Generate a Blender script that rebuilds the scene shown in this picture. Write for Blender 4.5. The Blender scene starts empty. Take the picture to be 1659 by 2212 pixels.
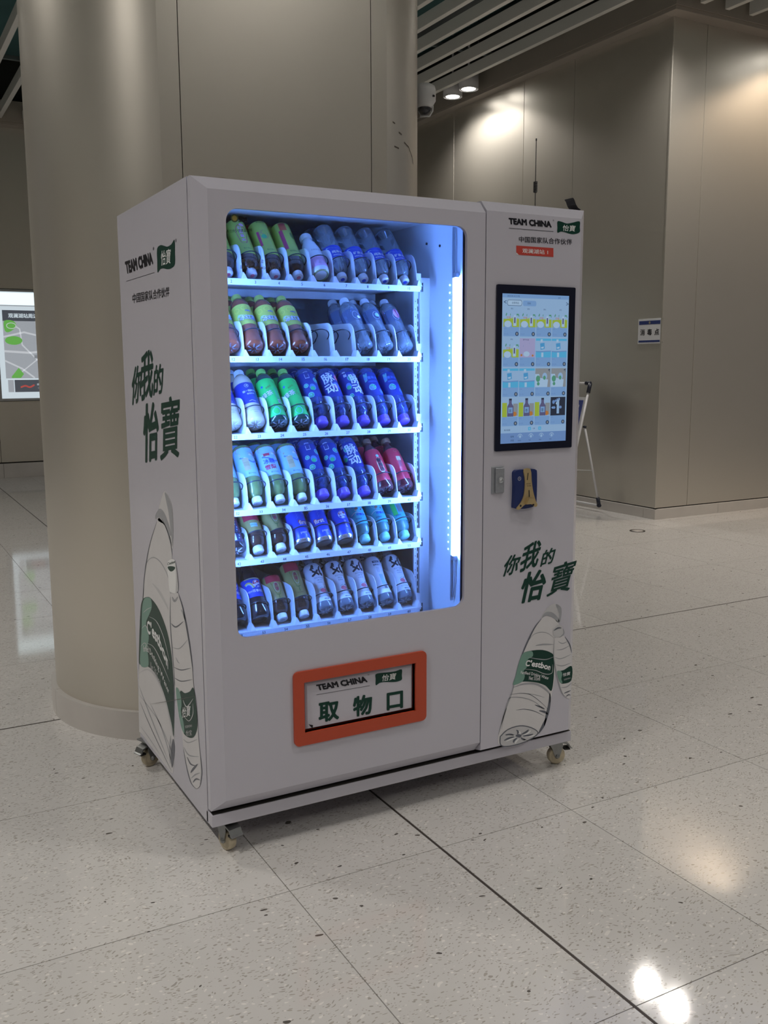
import bpy, bmesh, math, random
from mathutils import Vector, Matrix
from mathutils.geometry import tessellate_polygon
random.seed(7)
S = bpy.context.scene
COL = S.collection
PI = math.pi

# ------------------------------------------------------------------ camera
FPX, CAM = 2056.73, Vector((-0.7991, -2.5197, 1.4080))
YAW, PITCH, ROLL = 0.5027, 0.1518, -0.0043
fwd = Vector((math.sin(YAW) * math.cos(PITCH), math.cos(YAW) * math.cos(PITCH), -math.sin(PITCH)))
r0 = Vector((math.cos(YAW), -math.sin(YAW), 0)); u0 = r0.cross(fwd)
RIGHT = math.cos(ROLL) * r0 + math.sin(ROLL) * u0
UP = -math.sin(ROLL) * r0 + math.cos(ROLL) * u0
cd = bpy.data.cameras.new('camera'); co = bpy.data.objects.new('camera', cd); COL.objects.link(co)
co.matrix_world = Matrix(((RIGHT.x, UP.x, -fwd.x, CAM.x), (RIGHT.y, UP.y, -fwd.y, CAM.y), (RIGHT.z, UP.z, -fwd.z, CAM.z), (0, 0, 0, 1)))
cd.sensor_fit = 'VERTICAL'; cd.sensor_height = 36; cd.lens = FPX / 2212 * 36
cd.clip_start = 0.05; cd.clip_end = 200
S.camera = co

# ------------------------------------------------------------------ world, exposure
w = bpy.data.worlds.new('hall_light'); S.world = w; w.use_nodes = True
w.node_tree.nodes['Background'].inputs[0].default_value = (0.98, 0.97, 1.0, 1)
w.node_tree.nodes['Background'].inputs[1].default_value = 0.085
vs = S.view_settings
vs.view_transform = 'Standard'; vs.look = 'None'; vs.gamma = 1; vs.use_curve_mapping = False
vs.exposure = 0.0
cy = S.cycles
cy.max_bounces = 6; cy.diffuse_bounces = 4; cy.glossy_bounces = 3; cy.transmission_bounces = 3; cy.transparent_max_bounces = 10
cy.caustics_reflective = False; cy.caustics_refractive = False; cy.sample_clamp_indirect = 6.0
cy.use_adaptive_sampling = True; cy.adaptive_threshold = 0.08; cy.use_denoising = True
DOWNLIGHT_W = 114.0
DOWNLIGHT_COL = (1.0, 0.945, 0.875)
LED_COL = (0.14, 0.325, 1.0)
LED_STRENGTH = 340.0

# ------------------------------------------------------------------ helpers
def un(px, axis, val):
    """photograph pixel -> point on the real plane axis=val (for reading positions off walls and panels)"""
    d = RIGHT * ((px[0] - 829.5) / FPX) - UP * ((px[1] - 1106) / FPX) + fwd
    return CAM + d * ((val - CAM[axis]) / d[axis])

MATS = {}
def mat(name, col, rough=0.5, metal=0.0, emit=0.0, ecol=None, noise=0.0, nscale=8.0, spec=0.5, bump=0.0, bscale=200., coat=0.0):
    if name in MATS: return MATS[name]
    m = bpy.data.materials.new(name); m.use_nodes = True; nt = m.node_tree; b = nt.nodes['Principled BSDF']
    b.inputs['Base Color'].default_value = (*col, 1); b.inputs['Roughness'].default_value = rough
    b.inputs['Metallic'].default_value = metal; b.inputs['Specular IOR Level'].default_value = spec
    b.inputs['Coat Weight'].default_value = coat; b.inputs['Coat Roughness'].default_value = 0.05
    if emit:
        if not name.startswith('led_tube'): m.cycles.emission_sampling = 'NONE'
        b.inputs['Emission Color'].default_value = (*(ecol or col), 1); b.inputs['Emission Strength'].default_value = emit
    g = nt.nodes.new('ShaderNodeNewGeometry')
    if noise:
        n = nt.nodes.new('ShaderNodeTexNoise'); n.inputs['Scale'].default_value = nscale; n.inputs['Detail'].default_value = 4
        nt.links.new(g.outputs['Position'], n.inputs['Vector'])
        mx = nt.nodes.new('ShaderNodeMix'); mx.data_type = 'RGBA'
        mx.inputs[6].default_value = (*[c * (1 - noise) for c in col], 1); mx.inputs[7].default_value = (*[min(1, c * (1 + noise)) for c in col], 1)
        nt.links.new(n.outputs[0], mx.inputs[0]); nt.links.new(mx.outputs[2], b.inputs['Base Color'])
    if bump:
        n = nt.nodes.new('ShaderNodeTexNoise'); n.inputs['Scale'].default_value = bscale; n.inputs['Detail'].default_value = 3
        nt.links.new(g.outputs['Position'], n.inputs['Vector'])
        bp = nt.nodes.new('ShaderNodeBump'); bp.inputs['Strength'].default_value = bump; bp.inputs['Distance'].default_value = 0.002
        nt.links.new(n.outputs[0], bp.inputs['Height']); nt.links.new(bp.outputs[0], b.inputs['Normal'])
    MATS[name] = m; return m

def clear(name, tint, gloss_rough=0.03, dens=0.0, body=(0.8, 0.85, 0.9), ior=1.45):
    """thin clear sheet: tinted transmission + Fresnel reflection (+ a share of solid colour)"""
    if name in MATS: return MATS[name]
    m = bpy.data.materials.new(name); m.use_nodes = True; nt = m.node_tree; nt.nodes.clear()
    o = nt.nodes.new('ShaderNodeOutputMaterial'); t = nt.nodes.new('ShaderNodeBsdfTransparent'); g = nt.nodes.new('ShaderNodeBsdfGlossy')
    t.inputs[0].default_value = (*tint, 1); g.inputs['Roughness'].default_value = gloss_rough
    f = nt.nodes.new('ShaderNodeFresnel'); f.inputs[0].default_value = ior
    mx = nt.nodes.new('ShaderNodeMixShader'); nt.links.new(f.outputs[0], mx.inputs[0])
    src = t
    if dens:
        d = nt.nodes.new('ShaderNodeBsdfPrincipled'); d.inputs['Base Color'].default_value = (*body, 1); d.inputs['Roughness'].default_value = 0.15
        m2 = nt.nodes.new('ShaderNodeMixShader'); m2.inputs[0].default_value = dens
        nt.links.new(t.outputs[0], m2.inputs[1]); nt.links.new(d.outputs[0], m2.inputs[2]); src = m2
    nt.links.new(src.outputs[0], mx.inputs[1]); nt.links.new(g.outputs[0], mx.inputs[2]); nt.links.new(mx.outputs[0], o.inputs[0])
    MATS[name] = m; return m

def link(o, parent=None):
    COL.objects.link(o)
    if parent is not None: o.parent = parent
    return o

def tag(o, label=None, cat=None, group=None, kind=None):
    if label: o['label'] = label
    if cat: o['category'] = cat
    if group: o['group'] = group
    if kind: o['kind'] = kind
    return o

def empty(name, loc=(0, 0, 0), parent=None):
    o = bpy.data.objects.new(name, None); o.location = loc; o.empty_display_size = 0.05
    return link(o, parent)

class MB:
    """collects shapes of ONE part"""
    def __init__(s): s.v = []; s.f = []; s.mi = []; s.mats = []; s.sm = []
    def slot(s, m):
        if m not in s.mats: s.mats.append(m)
        return s.mats.index(m)
    def add(s, vs, fs, m=None, smooth=False):
        b = len(s.v); s.v += [Vector(v) for v in vs]; i = s.slot(m) if m else 0
        for f in fs: s.f.append([b + k for k in f]); s.mi.append(i); s.sm.append(smooth)
        return s
    def box(s, x0, x1, y0, y1, z0, z1, m=None, bev=0.0, M=None):
        if bev <= 0:
            vs = [(x, y, z) for z in (z0, z1) for y in (y0, y1) for x in (x0, x1)]
            fs = [(0, 2, 3, 1), (4, 5, 7, 6), (0, 1, 5, 4), (2, 6, 7, 3), (0, 4, 6, 2), (1, 3, 7, 5)]
        else:
            bm = bmesh.new(); bmesh.ops.create_cube(bm, size=1)
            for v in bm.verts: v.co = Vector(((x0 + x1) / 2 + v.co.x * (x1 - x0), (y0 + y1) / 2 + v.co.y * (y1 - y0), (z0 + z1) / 2 + v.co.z * (z1 - z0)))
            bmesh.ops.bevel(bm, geom=list(bm.edges), offset=bev, segments=2, affect='EDGES', profile=0.5)
            bm.verts.ensure_lookup_table(); vs = [v.co.copy() for v in bm.verts]; fs = [[v.index for v in f.verts] for f in bm.faces]; bm.free()
        if M: vs = [M @ Vector(v) for v in vs]
        return s.add(vs, fs, m)
    def lathe(s, prof, n=24, m=None, M=None, smooth=True, cap=True, a0=0, a1=2 * PI):
        vs = []; fs = []; full = abs(a1 - a0 - 2 * PI) < 1e-6; k = n if full else n + 1
        for r, z in prof:
            for i in range(k):
                a = a0 + (a1 - a0) * i / n; vs.append(Vector((r * math.cos(a), r * math.sin(a), z)))
        for j in range(len(prof) - 1):
            for i in range(n):
                i2 = (i + 1) % k; fs.append((j * k + i, j * k + i2, (j + 1) * k + i2, (j + 1) * k + i))
        if cap and full:
            if prof[0][0] > 1e-5: fs.append(tuple(range(k - 1, -1, -1)))
            if prof[-1][0] > 1e-5: fs.append(tuple((len(prof) - 1) * k + i for i in range(k)))
        if M: vs = [M @ v for v in vs]
        return s.add(vs, fs, m, smooth)
    def tube(s, pts, r, n=8, m=None, closed=False):
        pts = [Vector(p) for p in pts]; vs = []; fs = []; N = len(pts); ref = Vector((0, 0, 1)); prev = None
        for i, p in enumerate(pts):
            a = pts[i - 1] if (i > 0 or closed) else p; b = pts[(i + 1) % N] if (i < N - 1 or closed) else p
            t = (b - a).normalized()
            if prev is None:
                q = t.cross(ref if abs(t.z) < 0.9 else Vector((1, 0, 0))).normalized()
            else: q = (prev - t * prev.dot(t)).normalized()
            prev = q; q2 = t.cross(q)
            for k in range(n):
                a_ = 2 * PI * k / n; vs.append(p + q * (r * math.cos(a_)) + q2 * (r * math.sin(a_)))
        for i in range(N - (0 if closed else 1)):
            j = (i + 1) % N
            for k in range(n): fs.append((i * n + k, i * n + (k + 1) % n, j * n + (k + 1) % n, j * n + k))
        if not closed: fs.append(tuple(range(n - 1, -1, -1))); fs.append(tuple((N - 1) * n + k for k in range(n)))
        return s.add(vs, fs, m, True)
    def prism(s, poly, h0, h1, fn, m=None):
        """poly 2D, fn(a,b,h)->3D"""
        n = len(poly); vs = [fn(a, b, h0) for a, b in poly] + [fn(a, b, h1) for a, b in poly]
        tri = tessellate_polygon([[Vector((a, b, 0)) for a, b in poly]])
        fs = [tuple(t) for t in tri] + [tuple(n + i for i in reversed(t)) for t in tri]
        fs += [(i, (i + 1) % n, n + (i + 1) % n, n + i) for i in range(n)]
        return s.add(vs, fs, m)
    def mesh(s, name, fix=True):
        me = bpy.data.meshes.new(name); me.from_pydata([tuple(v) for v in s.v], [], s.f)
        for m in s.mats: me.materials.append(m)
        me.polygons.foreach_set('material_index', s.mi); me.polygons.foreach_set('use_smooth', s.sm)
        if fix:
            bm = bmesh.new(); bm.from_mesh(me); bmesh.ops.recalc_face_normals(bm, faces=bm.faces); bm.to_mesh(me); bm.free()
        me.update(); return me
    def build(s, name, m=None, parent=None, fix=True):
        if m and not s.mats: s.mats = [m]
        return link(bpy.data.objects.new(name, s.mesh(name, fix)), parent)

def rrect(x0, x1, z0, z1, r, n=6):
    out = []
    for cx, cz, a in ((x1 - r, z1 - r, 0), (x0 + r, z1 - r, PI / 2), (x0 + r, z0 + r, PI), (x1 - r, z0 + r, 1.5 * PI)):
        for i in range(n + 1):
            t = a + PI / 2 * i / n; out.append((cx + r * math.cos(t), cz + r * math.sin(t)))
    return out

def smooth_pts(P, n=5, closed=True):
    P = [Vector((*p, 0)) for p in P]; out = []; N = len(P)
    for i in range(N if closed else N - 1):
        p0 = P[(i - 1) % N] if closed or i > 0 else P[i]; p1 = P[i]; p2 = P[(i + 1) % N]; p3 = P[(i + 2) % N] if closed or i + 2 < N else p2
        for k in range(n):
            t = k / n
            q = 0.5 * ((2 * p1) + (p2 - p0) * t + (2 * p0 - 5 * p1 + 4 * p2 - p3) * t * t + (3 * p1 - p0 - 3 * p2 + p3) * t ** 3)
            out.append((q.x, q.y))
    if not closed: out.append((P[-1].x, P[-1].y))
    return out

_TX = {}
def text2d(s, bold=0.0, res=2):
    """lettering outline of the built-in font as 2D faces, bounding box scaled to 0..1; bold = several strikes side by side"""
    k = (s, bold)
    if k in _TX: return _TX[k]
    c = bpy.data.curves.new('t', 'FONT'); c.body = s; c.resolution_u = res
    o = bpy.data.objects.new('t', c); COL.objects.link(o)
    me = bpy.data.meshes.new_from_object(o.evaluated_get(bpy.context.evaluated_depsgraph_get()))
    V = [(v.co.x, v.co.y) for v in me.vertices]; F = [tuple(p.vertices) for p in me.polygons]
    bpy.data.objects.remove(o); bpy.data.curves.remove(c); bpy.data.meshes.remove(me)
    V = [(x, y, 0.0) for x, y in V]
    if bold:
        n = 8 if bold >= 0.02 else 4; V0, F0 = V, F; V, F = [], []
        for i in range(n):
            t = 2 * PI * (i + 0.5) / n; b = len(V); V += [(x + bold * math.cos(t), y + bold * math.sin(t), 0.7 * i / n) for x, y, _w in V0]; F += [tuple(b + j for j in f) for f in F0]
    x0 = min(v[0] for v in V); x1 = max(v[0] for v in V); y0 = min(v[1] for v in V); y1 = max(v[1] for v in V)
    _TX[k] = ([((a - x0) / (x1 - x0), (b - y0) / (y1 - y0), w_) for a, b, w_ in V], F, (x1 - x0) / (y1 - y0)); return _TX[k]

class Art:
    """flat print built up in 2D; layers lie 0.25 mm apart; fn(a,b,layer) maps to 3D"""
    def __init__(s, fn): s.fn = fn; s.mb = MB(); s.L = 0
    def poly(s, P, m, layer=1):
        tri = tessellate_polygon([[Vector((a, b, 0)) for a, b in P]])
        s.mb.add([s.fn(a, b, layer) for a, b in P], [tuple(t) for t in tri], m); return s
    def rect(s, a0, a1, b0, b1, m, layer=1, n=1):
        vs = []; fs = []
        for i in range(n + 1):
            a = a0 + (a1 - a0) * i / n; vs += [s.fn(a, b0, layer), s.fn(a, b1, layer)]
        for i in range(n): fs.append((2 * i, 2 * i + 2, 2 * i + 3, 2 * i + 1))
        s.mb.add(vs, fs, m); return s
    def disc(s, a, b, ra, rb, m, layer=1, n=16):
        vs = [s.fn(a, b, layer)] + [s.fn(a + ra * math.cos(2 * PI * i / n), b + rb * math.sin(2 * PI * i / n), layer) for i in range(n)]
        s.mb.add(vs, [(0, i + 1, (i + 1) % n + 1) for i in range(n)], m); return s
    def ring(s, a, b, ra, rb, wd, m, layer=1, n=20, t0=0, t1=2 * PI):
        vs = []; fs = []
        for i in range(n + 1):
            t = t0 + (t1 - t0) * i / n
            vs += [s.fn(a + ra * math.cos(t), b + rb * math.sin(t), layer), s.fn(a + (ra - wd) * math.cos(t), b + (rb - wd) * math.sin(t), layer)]
        for i in range(n): fs.append((2 * i, 2 * i + 2, 2 * i + 3, 2 * i + 1))
        s.mb.add(vs, fs, m); return s
    def line(s, P, wd, m, layer=1, taper=False):
        vs = []; fs = []; N = len(P)
        for i, p in enumerate(P):
            a = P[max(0, i - 1)]; b = P[min(N - 1, i + 1)]; dx, dy = b[0] - a[0], b[1] - a[1]; L = math.hypot(dx, dy) or 1
            h = wd / 2 * (math.sin(PI * (0.06 + 0.88 * i / (N - 1))) if taper else 1)
            vs += [s.fn(p[0] - dy / L * h, p[1] + dx / L * h, layer), s.fn(p[0] + dy / L * h, p[1] - dx / L * h, layer)]
        for i in range(N - 1): fs.append((2 * i, 2 * i + 2, 2 * i + 3, 2 * i + 1))
        s.mb.add(vs, fs, m); return s
    def text(s, t, bl, br, tl, m, layer=2, bold=0.0):
        V, F, _ = text2d(t, bold)
        s.mb.add([s.fn(bl[0] + u * (br[0] - bl[0]) + v * (tl[0] - bl[0]), bl[1] + u * (br[1] - bl[1]) + v * (tl[1] - bl[1]), layer + w_) for u, v, w_ in V], F, m); return s
    def textbox(s, t, a0, b0, h, m, layer=2, bold=0.0, rot=0.0, center=True, width=None):
        V, F, asp = text2d(t, bold); W = width or h * asp; c, sn = math.cos(rot), math.sin(rot); vs = []
        for u, v, w_ in V:
            x = (u - (0.5 if center else 0)) * W; y = (v - (0.5 if center else 0)) * h
            vs.append(s.fn(a0 + x * c - y * sn, b0 + x * sn + y * c, layer + w_))
        s.mb.add(vs, F, m); return s
    def build(s, name, parent=None): return s.mb.build(name, None, parent, fix=False)

# ------------------------------------------------------------------ materials of the place
def terrazzo():
    m = bpy.data.materials.new('terrazzo'); m.use_nodes = True; nt = m.node_tree; b = nt.nodes['Principled BSDF']
    g = nt.nodes.new('ShaderNodeNewGeometry')
    def N(t): return nt.nodes.new(t)
    ns = N('ShaderNodeTexNoise'); ns.inputs['Scale'].default_value = 9; ns.noise_dimensions = '2D'; nt.links.new(g.outputs['Position'], ns.inputs['Vector'])
    mxv = N('ShaderNodeMix'); mxv.data_type = 'RGBA'; mxv.blend_type = 'ADD'; mxv.inputs[0].default_value = 0.06
    nt.links.new(g.outputs['Position'], mxv.inputs[6]); nt.links.new(ns.outputs['Color'], mxv.inputs[7])
    def fleck(scale, thr, share, stretch, rot):
        mp = N('ShaderNodeMapping'); mp.inputs['Scale'].default_value = stretch; mp.inputs['Rotation'].default_value = (0, 0, rot)
        nt.links.new(mxv.outputs[2], mp.inputs['Vector'])
        v = N('ShaderNodeTexVoronoi'); v.inputs['Scale'].default_value = scale; v.voronoi_dimensions = '2D'; nt.links.new(mp.outputs[0], v.inputs['Vector'])
        lt = N('ShaderNodeMath'); lt.operation = 'LESS_THAN'; nt.links.new(v.outputs['Distance'], lt.inputs[0])
        sp = N('ShaderNodeSeparateColor'); nt.links.new(v.outputs['Color'], sp.inputs[0])
        ml = N('ShaderNodeMath'); ml.operation = 'MULTIPLY'; ml.inputs[1].default_value = thr; nt.links.new(sp.outputs[1], ml.inputs[0]); nt.links.new(ml.outputs[0], lt.inputs[1])
        l2 = N('ShaderNodeMath'); l2.operation = 'LESS_THAN'; l2.inputs[1].default_value = share; nt.links.new(sp.outputs[0], l2.inputs[0])
        a = N('ShaderNodeMath'); a.operation = 'MULTIPLY'; nt.links.new(lt.outputs[0], a.inputs[0]); nt.links.new(l2.outputs[0], a.inputs[1])
        return a, sp
    n = N('ShaderNodeTexNoise'); n.inputs['Scale'].default_value = 3; n.inputs['Detail'].default_value = 6; nt.links.new(g.outputs['Position'], n.inputs['Vector'])
    oi = N('ShaderNodeObjectInfo')
    base = N('ShaderNodeMix'); base.data_type = 'RGBA'; base.inputs[6].default_value = (0.56, 0.545, 0.53, 1); base.inputs[7].default_value = (0.62, 0.605, 0.59, 1)
    av = N('ShaderNodeMath'); av.operation = 'ADD'; nt.links.new(n.outputs[0], av.inputs[0]); nt.links.new(oi.outputs['Random'], av.inputs[1])
    hv = N('ShaderNodeMath'); hv.operation = 'MULTIPLY'; hv.inputs[1].default_value = 0.5; nt.links.new(av.outputs[0], hv.inputs[0]); nt.links.new(hv.outputs[0], base.inputs[0])
    cur = base.outputs[2]
    for sc, thr, sh, st, ro, c in ((74, 0.40, 0.30, (1, 2.3, 1), 0.5, (0.40, 0.375, 0.34)), (80, 0.38, 0.26, (1, 2.2, 1), -0.7, (0.36, 0.335, 0.305)), (60, 0.36, 0.22, (1, 1.6, 1), 1.3, (0.70, 0.675, 0.645)), (30, 0.26, 0.022, (1, 1.7, 1), 0.2, (0.10, 0.09, 0.08))):
        a, sp = fleck(sc, thr, sh, st, ro)
        mx = N('ShaderNodeMix'); mx.data_type = 'RGBA'; mx.inputs[7].default_value = (*c, 1)
        nt.links.new(a.outputs[0], mx.inputs[0]); nt.links.new(cur, mx.inputs[6]); cur = mx.outputs[2]
    nt.links.new(cur, b.inputs['Base Color'])
    b.inputs['Roughness'].default_value = 0.065; b.inputs['Specular IOR Level'].default_value = 0.55
    n2 = N('ShaderNodeTexNoise'); n2.inputs['Scale'].default_value = 14; nt.links.new(g.outputs['Position'], n2.inputs['Vector'])
    bp = N('ShaderNodeBump'); bp.inputs['Strength'].default_value = 0.02; bp.inputs['Distance'].default_value = 0.004
    nt.links.new(n2.outputs[0], bp.inputs['Height']); nt.links.new(bp.outputs[0], b.inputs['Normal'])
    return m
TERRAZZO = terrazzo()
METAL = mat('champagne_metal_panel', (0.72, 0.68, 0.605), 0.36, 0.85, noise=0.05, nscale=0.8, bump=0.03, bscale=900)
SKIRT = mat('polished_stone_skirting', (0.56, 0.53, 0.50), 0.28, noise=0.10, nscale=6)
GROUT = mat('grout', (0.17, 0.14, 0.11), 0.8, noise=0.2, nscale=30)
JOINT = mat('dark_joint', (0.045, 0.035, 0.03), 0.6, noise=0.2, nscale=20)
DARK = mat('seam_dark', (0.02, 0.018, 0.015), 0.7, noise=0.2)
SLATM = mat('ceiling_slat_paint', (0.72, 0.70, 0.65), 0.5, noise=0.04, nscale=2)
TRIMM = mat('trim_paint', (0.36, 0.315, 0.265), 0.5, noise=0.05, nscale=2)
VOID = mat('ceiling_void_paint', (0.09, 0.20, 0.20), 0.9, noise=0.35, nscale=1.5)
BLACKM = mat('black_plastic', (0.012, 0.012, 0.014), 0.4, noise=0.1)
WHITE = mat('white_vinyl_wrap', (0.535, 0.525, 0.595), 0.20, noise=0.025, nscale=3, bump=0.05, bscale=25)
INNER = mat('cabinet_white_steel', (0.78, 0.79, 0.80), 0.35, noise=0.03, nscale=4)

# ------------------------------------------------------------------ floor
fl = MB().box(-14, 14, -12, 12, -0.06, -0.004, GROUT).build('floor'); tag(fl, 'polished pale terrazzo tile floor', kind='structure')
XL = [-3.89, -3.08, -2.28, -1.475, -0.67, 0.13, 0.612, 1.107, 1.905, 2.765, 3.62, 4.48, 5.33, 6.15, 7.0, 7.85]
YL = [-4.35, -3.54, -2.73, -1.92, -1.10, -0.29, 0.53, 1.346, 2.20, 3.06, 3.76, 4.60, 5.45, 6.30, 7.37, 8.2, 9.05, 9.9, 10.62]
tile_me = MB().box(-0.5, 0.5, -0.5, 0.5, -1, 0, TERRAZZO).mesh('tile')
for i in range(len(XL) - 1):
    for j in range(len(YL) - 1):
        x0, x1, y0, y1 = XL[i], XL[i + 1], YL[j], YL[j + 1]
        if x0 > 5.6 and y0 > 3.9: continue
        g = [0.0013] * 4
        if i == 6: g[0] = 0.0045
        if i == 5: g[1] = 0.0045
        if j == 7: g[2] = 0.0055
        if j == 6: g[3] = 0.0055
        t = link(bpy.data.objects.new('tile', tile_me), fl)
        t.location = ((x0 + g[0] + x1 - g[1]) / 2, (y0 + g[2] + y1 - g[3]) / 2, 0); t.scale = (x1 - g[1] - x0 - g[0], y1 - g[3] - y0 - g[2], 0.0038)
MB().box(0.6085, 0.6155, -4.35, 10.6, -0.0042, -0.0006, JOINT).build('expansion_joint', None, fl)
MB().box(-3.89, 5.6, 1.342, 1.350, -0.0042, -0.0006, JOINT).build('expansion_joint', None, fl)
apron = MB()
for b in ((-14, -3.895, -12, 12), (7.855, 14, -12, 12), (-3.895, 7.855, -12, -4.355)): apron.box(*b, -0.004, -0.0002, TERRAZZO)
apron.build('floor_margin', None, fl)

# ------------------------------------------------------------------ walls: clad panels with open seams
ZT = 4.36
def panels(name, label, spans, fixed, axis, z0, z1, back):
    """axis 'x': panels run along y on plane x=fixed; axis 'y': run along x on plane y=fixed; back = wall thickness direction"""
    lo, hi = spans[0][0], spans[-1][1]
    b = MB()
    if axis == 'x': b.box(fixed + 0.012 * back, fixed + 0.25 * back, lo, hi, 0, 5.2, DARK) if back > 0 else b.box(fixed + 0.25 * back, fixed + 0.012 * back, lo, hi, 0, 5.2, DARK)
    else: b.box(lo + 0.02, hi, fixed + 0.012, fixed + 0.25, 0, 5.2, DARK)
    wo = b.build(name); tag(wo, label, kind='structure')
    for a, c in spans:
        p = MB()
        if axis == 'x': p.box(min(fixed, fixed + 0.014 * back), max(fixed, fixed + 0.014 * back), a + 0.002, c - 0.002, z0, z1, METAL, bev=0.0025)
        else: p.box(a + 0.002, c - 0.002, fixed, fixed + 0.014, z0, z1, METAL, bev=0.0025)
        p.build('panel', None, wo)
    return wo
wr = panels('wall_right', 'champagne metal panel wall receding behind the machine', [(3.905, 5.18), (5.18, 5.99), (5.99, 7.34), (7.34, 8.69), (8.69, 10.55)], 5.58, 'x', 0.103, ZT, 1)
wc = panels('wall_corner', 'champagne metal panel wall at the right edge', [(5.58, 5.985), (5.985, 7.34), (7.34, 8.69)], 3.89, 'y', 0.103, ZT, 1)
wb = panels('wall_back', 'metal panel wall far back left with the lit map', [(-6.5, -4.4), (-4.4, -2.3), (-2.3, -0.55), (-0.55, 0.78), (2.42, 4.0), (4.0, 5.6)], 10.6, 'y', 0.2, ZT, 1)
MB().box(0.782, 2.418, 10.6, 10.614, 0.2, 0.985, METAL, bev=0.0025).build('panel', None, wb)
MB().box(0.782, 2.418, 10.6, 10.614, 2.40, ZT, METAL, bev=0.0025).build('panel', None, wb)
MB().box(5.57, 5.59, 3.88, 3.90, 0.103, ZT, METAL, bev=0.004).build('corner_post', None, wr)
# unseen sides of the concourse close the hall behind the photographer
for nm, lb, bx in (('wall_left', 'distant metal wall on the left side of the hall', (-9.2, -9.0, -9, 10.6)), ('wall_front', 'distant metal wall behind the viewpoint', (-9, 9, -9.2, -9.0))):
    tag(MB().box(*bx, 0, 5.2, METAL).build(nm), lb, kind='structure')

def skirting(name, label, segs):
    o = None
    for k, b in enumerate(segs):
        p = MB().box(*b, SKIRT, bev=0.002)
        if k == 0: o = p.build(name); tag(o, label, kind='structure')
        else: p.build('skirting_stone', None, o)
skirting('baseboard_right', 'pale stone skirting under the right wall', [(5.560, 5.60, a + 0.0015, c - 0.0015, 0, 0.094) for a, c in ((3.868, 4.02), (4.02, 5.2), (5.2, 6.4), (6.4, 7.6), (7.6, 8.8), (8.8, 10.58))])
skirting('baseboard_corner', 'pale stone skirting under the right corner wall', [(a + 0.0015, c - 0.0015, 3.868, 3.91, 0, 0.094) for a, c in ((5.562, 6.38), (6.38, 7.58), (7.58, 8.7))])
skirting('baseboard_back', 'pale stone skirting under the far back wall', [(a + 0.0015, c - 0.0015, 10.58, 10.62, 0, 0.185) for a, c in ((-6.5, -5.2), (-5.2, -4.0), (-4.0, -2.8), (-2.8, -1.6), (-1.6, -0.4), (-0.4, 0.8), (0.8, 2.0), (2.0, 3.2), (3.2, 5.56))])

# ------------------------------------------------------------------ column: two round ends joined by flat cladding
colm = MB().box(0.30, 1.0, 1.0, 1.86, 0, 5.2, DARK).build('column'); tag(colm, 'wide champagne metal column with rounded ends behind the machine', kind='structure')
CR, CYc, YF = 0.570, 1.43, 0.900
CXL, CXR = 0.409, 0.892
th0 = math.acos((CYc - YF) / CR)   # crease angle from the front
def arc_panel(cx, a0, a1, nm, R=CR, z0=0.112, z1=5.2, m=METAL, th=0.012, n=40):
    p = MB(); P = [(cx + R * math.cos(a0 + (a1 - a0) * i / n), CYc + R * math.sin(a0 + (a1 - a0) * i / n)) for i in range(n + 1)]
    Q = [(cx + (R - th) * math.cos(a0 + (a1 - a0) * i / n), CYc + (R - th) * math.sin(a0 + (a1 - a0) * i / n)) for i in range(n + 1)]
    k = n + 1; vs = [(x, y, z) for z in (z0, z1) for x, y in P] + [(x, y, z) for z in (z0, z1) for x, y in Q]; fs = []; fl_ = []
    for i in range(n): fs.append((i, i + 1, k + i + 1, k + i))
    for i in range(n):
        fl_ += [(2 * k + i + 1, 2 * k + i, 3 * k + i, 3 * k + i + 1), (k + i, k + i + 1, 3 * k + i + 1, 3 * k + i), (i + 1, i, 2 * k + i, 2 * k + i + 1)]
    fl_ += [(0, k, 3 * k, 2 * k), (n, 2 * k + n, 3 * k + n, k + n)]
    p.add(vs, fs, m, True); p.add(vs, fl_, m, False)
    return p.build(nm, None, colm, fix=False)
arc_panel(CXL, PI / 2 + th0, 1.5 * PI - th0, 'curved_panel')
arc_panel(CXR, -PI / 2 + th0, PI / 2 - th0, 'curved_panel')
xa, xb = CXL - CR * math.sin(th0), CXR + CR * math.sin(th0)
for yy0, yy1 in ((YF, YF + 0.012), (2 * CYc - YF - 0.012, 2 * CYc - YF)):
    for a, c in ((xa, 0.2725), (0.2755, 1.0305), (1.0335, xb)):
        MB().box(a, c, yy0, yy1, 0.112, 5.2, METAL).build('panel', None, colm)
MB().box(xa, xb, YF + 0.006, YF + 0.02, 0.1, 5.2, DARK).build('seam_backing', None, colm)
arc_panel(CXL, PI / 2 + th0, PI + 0.06, 'plinth_stone', CR + 0.02, 0, 0.112, SKIRT, 0.03, 20)
arc_panel(CXL, PI + 0.065, 1.5 * PI - th0, 'plinth_stone', CR + 0.02, 0, 0.112, SKIRT, 0.03, 20)
arc_panel(CXR, -PI / 2 + th0, PI / 2 - th0, 'plinth_stone', CR + 0.02, 0, 0.112, SKIRT, 0.03)
MB().box(xa, xb, YF - 0.02, YF + 0.02, 0, 0.112, SKIRT, bev=0.002).build('plinth_stone', None, colm)
SCR = mat('scratch', (0.10, 0.08, 0.06), 0.7, noise=0.1)
a_ = Art(lambda a, b, L: (CXR + (CR + 0.0006) * math.sin(a), CYc - (CR + 0.0006) * math.cos(a), b))
for P in ([(0.52, 2.33), (0.56, 2.325)], [(0.44, 2.36), (0.47, 2.357)], [(0.60, 2.30), (0.68, 2.29), (0.76, 2.26), (0.79, 2.235)], [(0.46, 2.27), (0.52, 2.268)]): a_.line(P, 0.006, SCR)
a_.build('scratch', colm)

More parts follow.
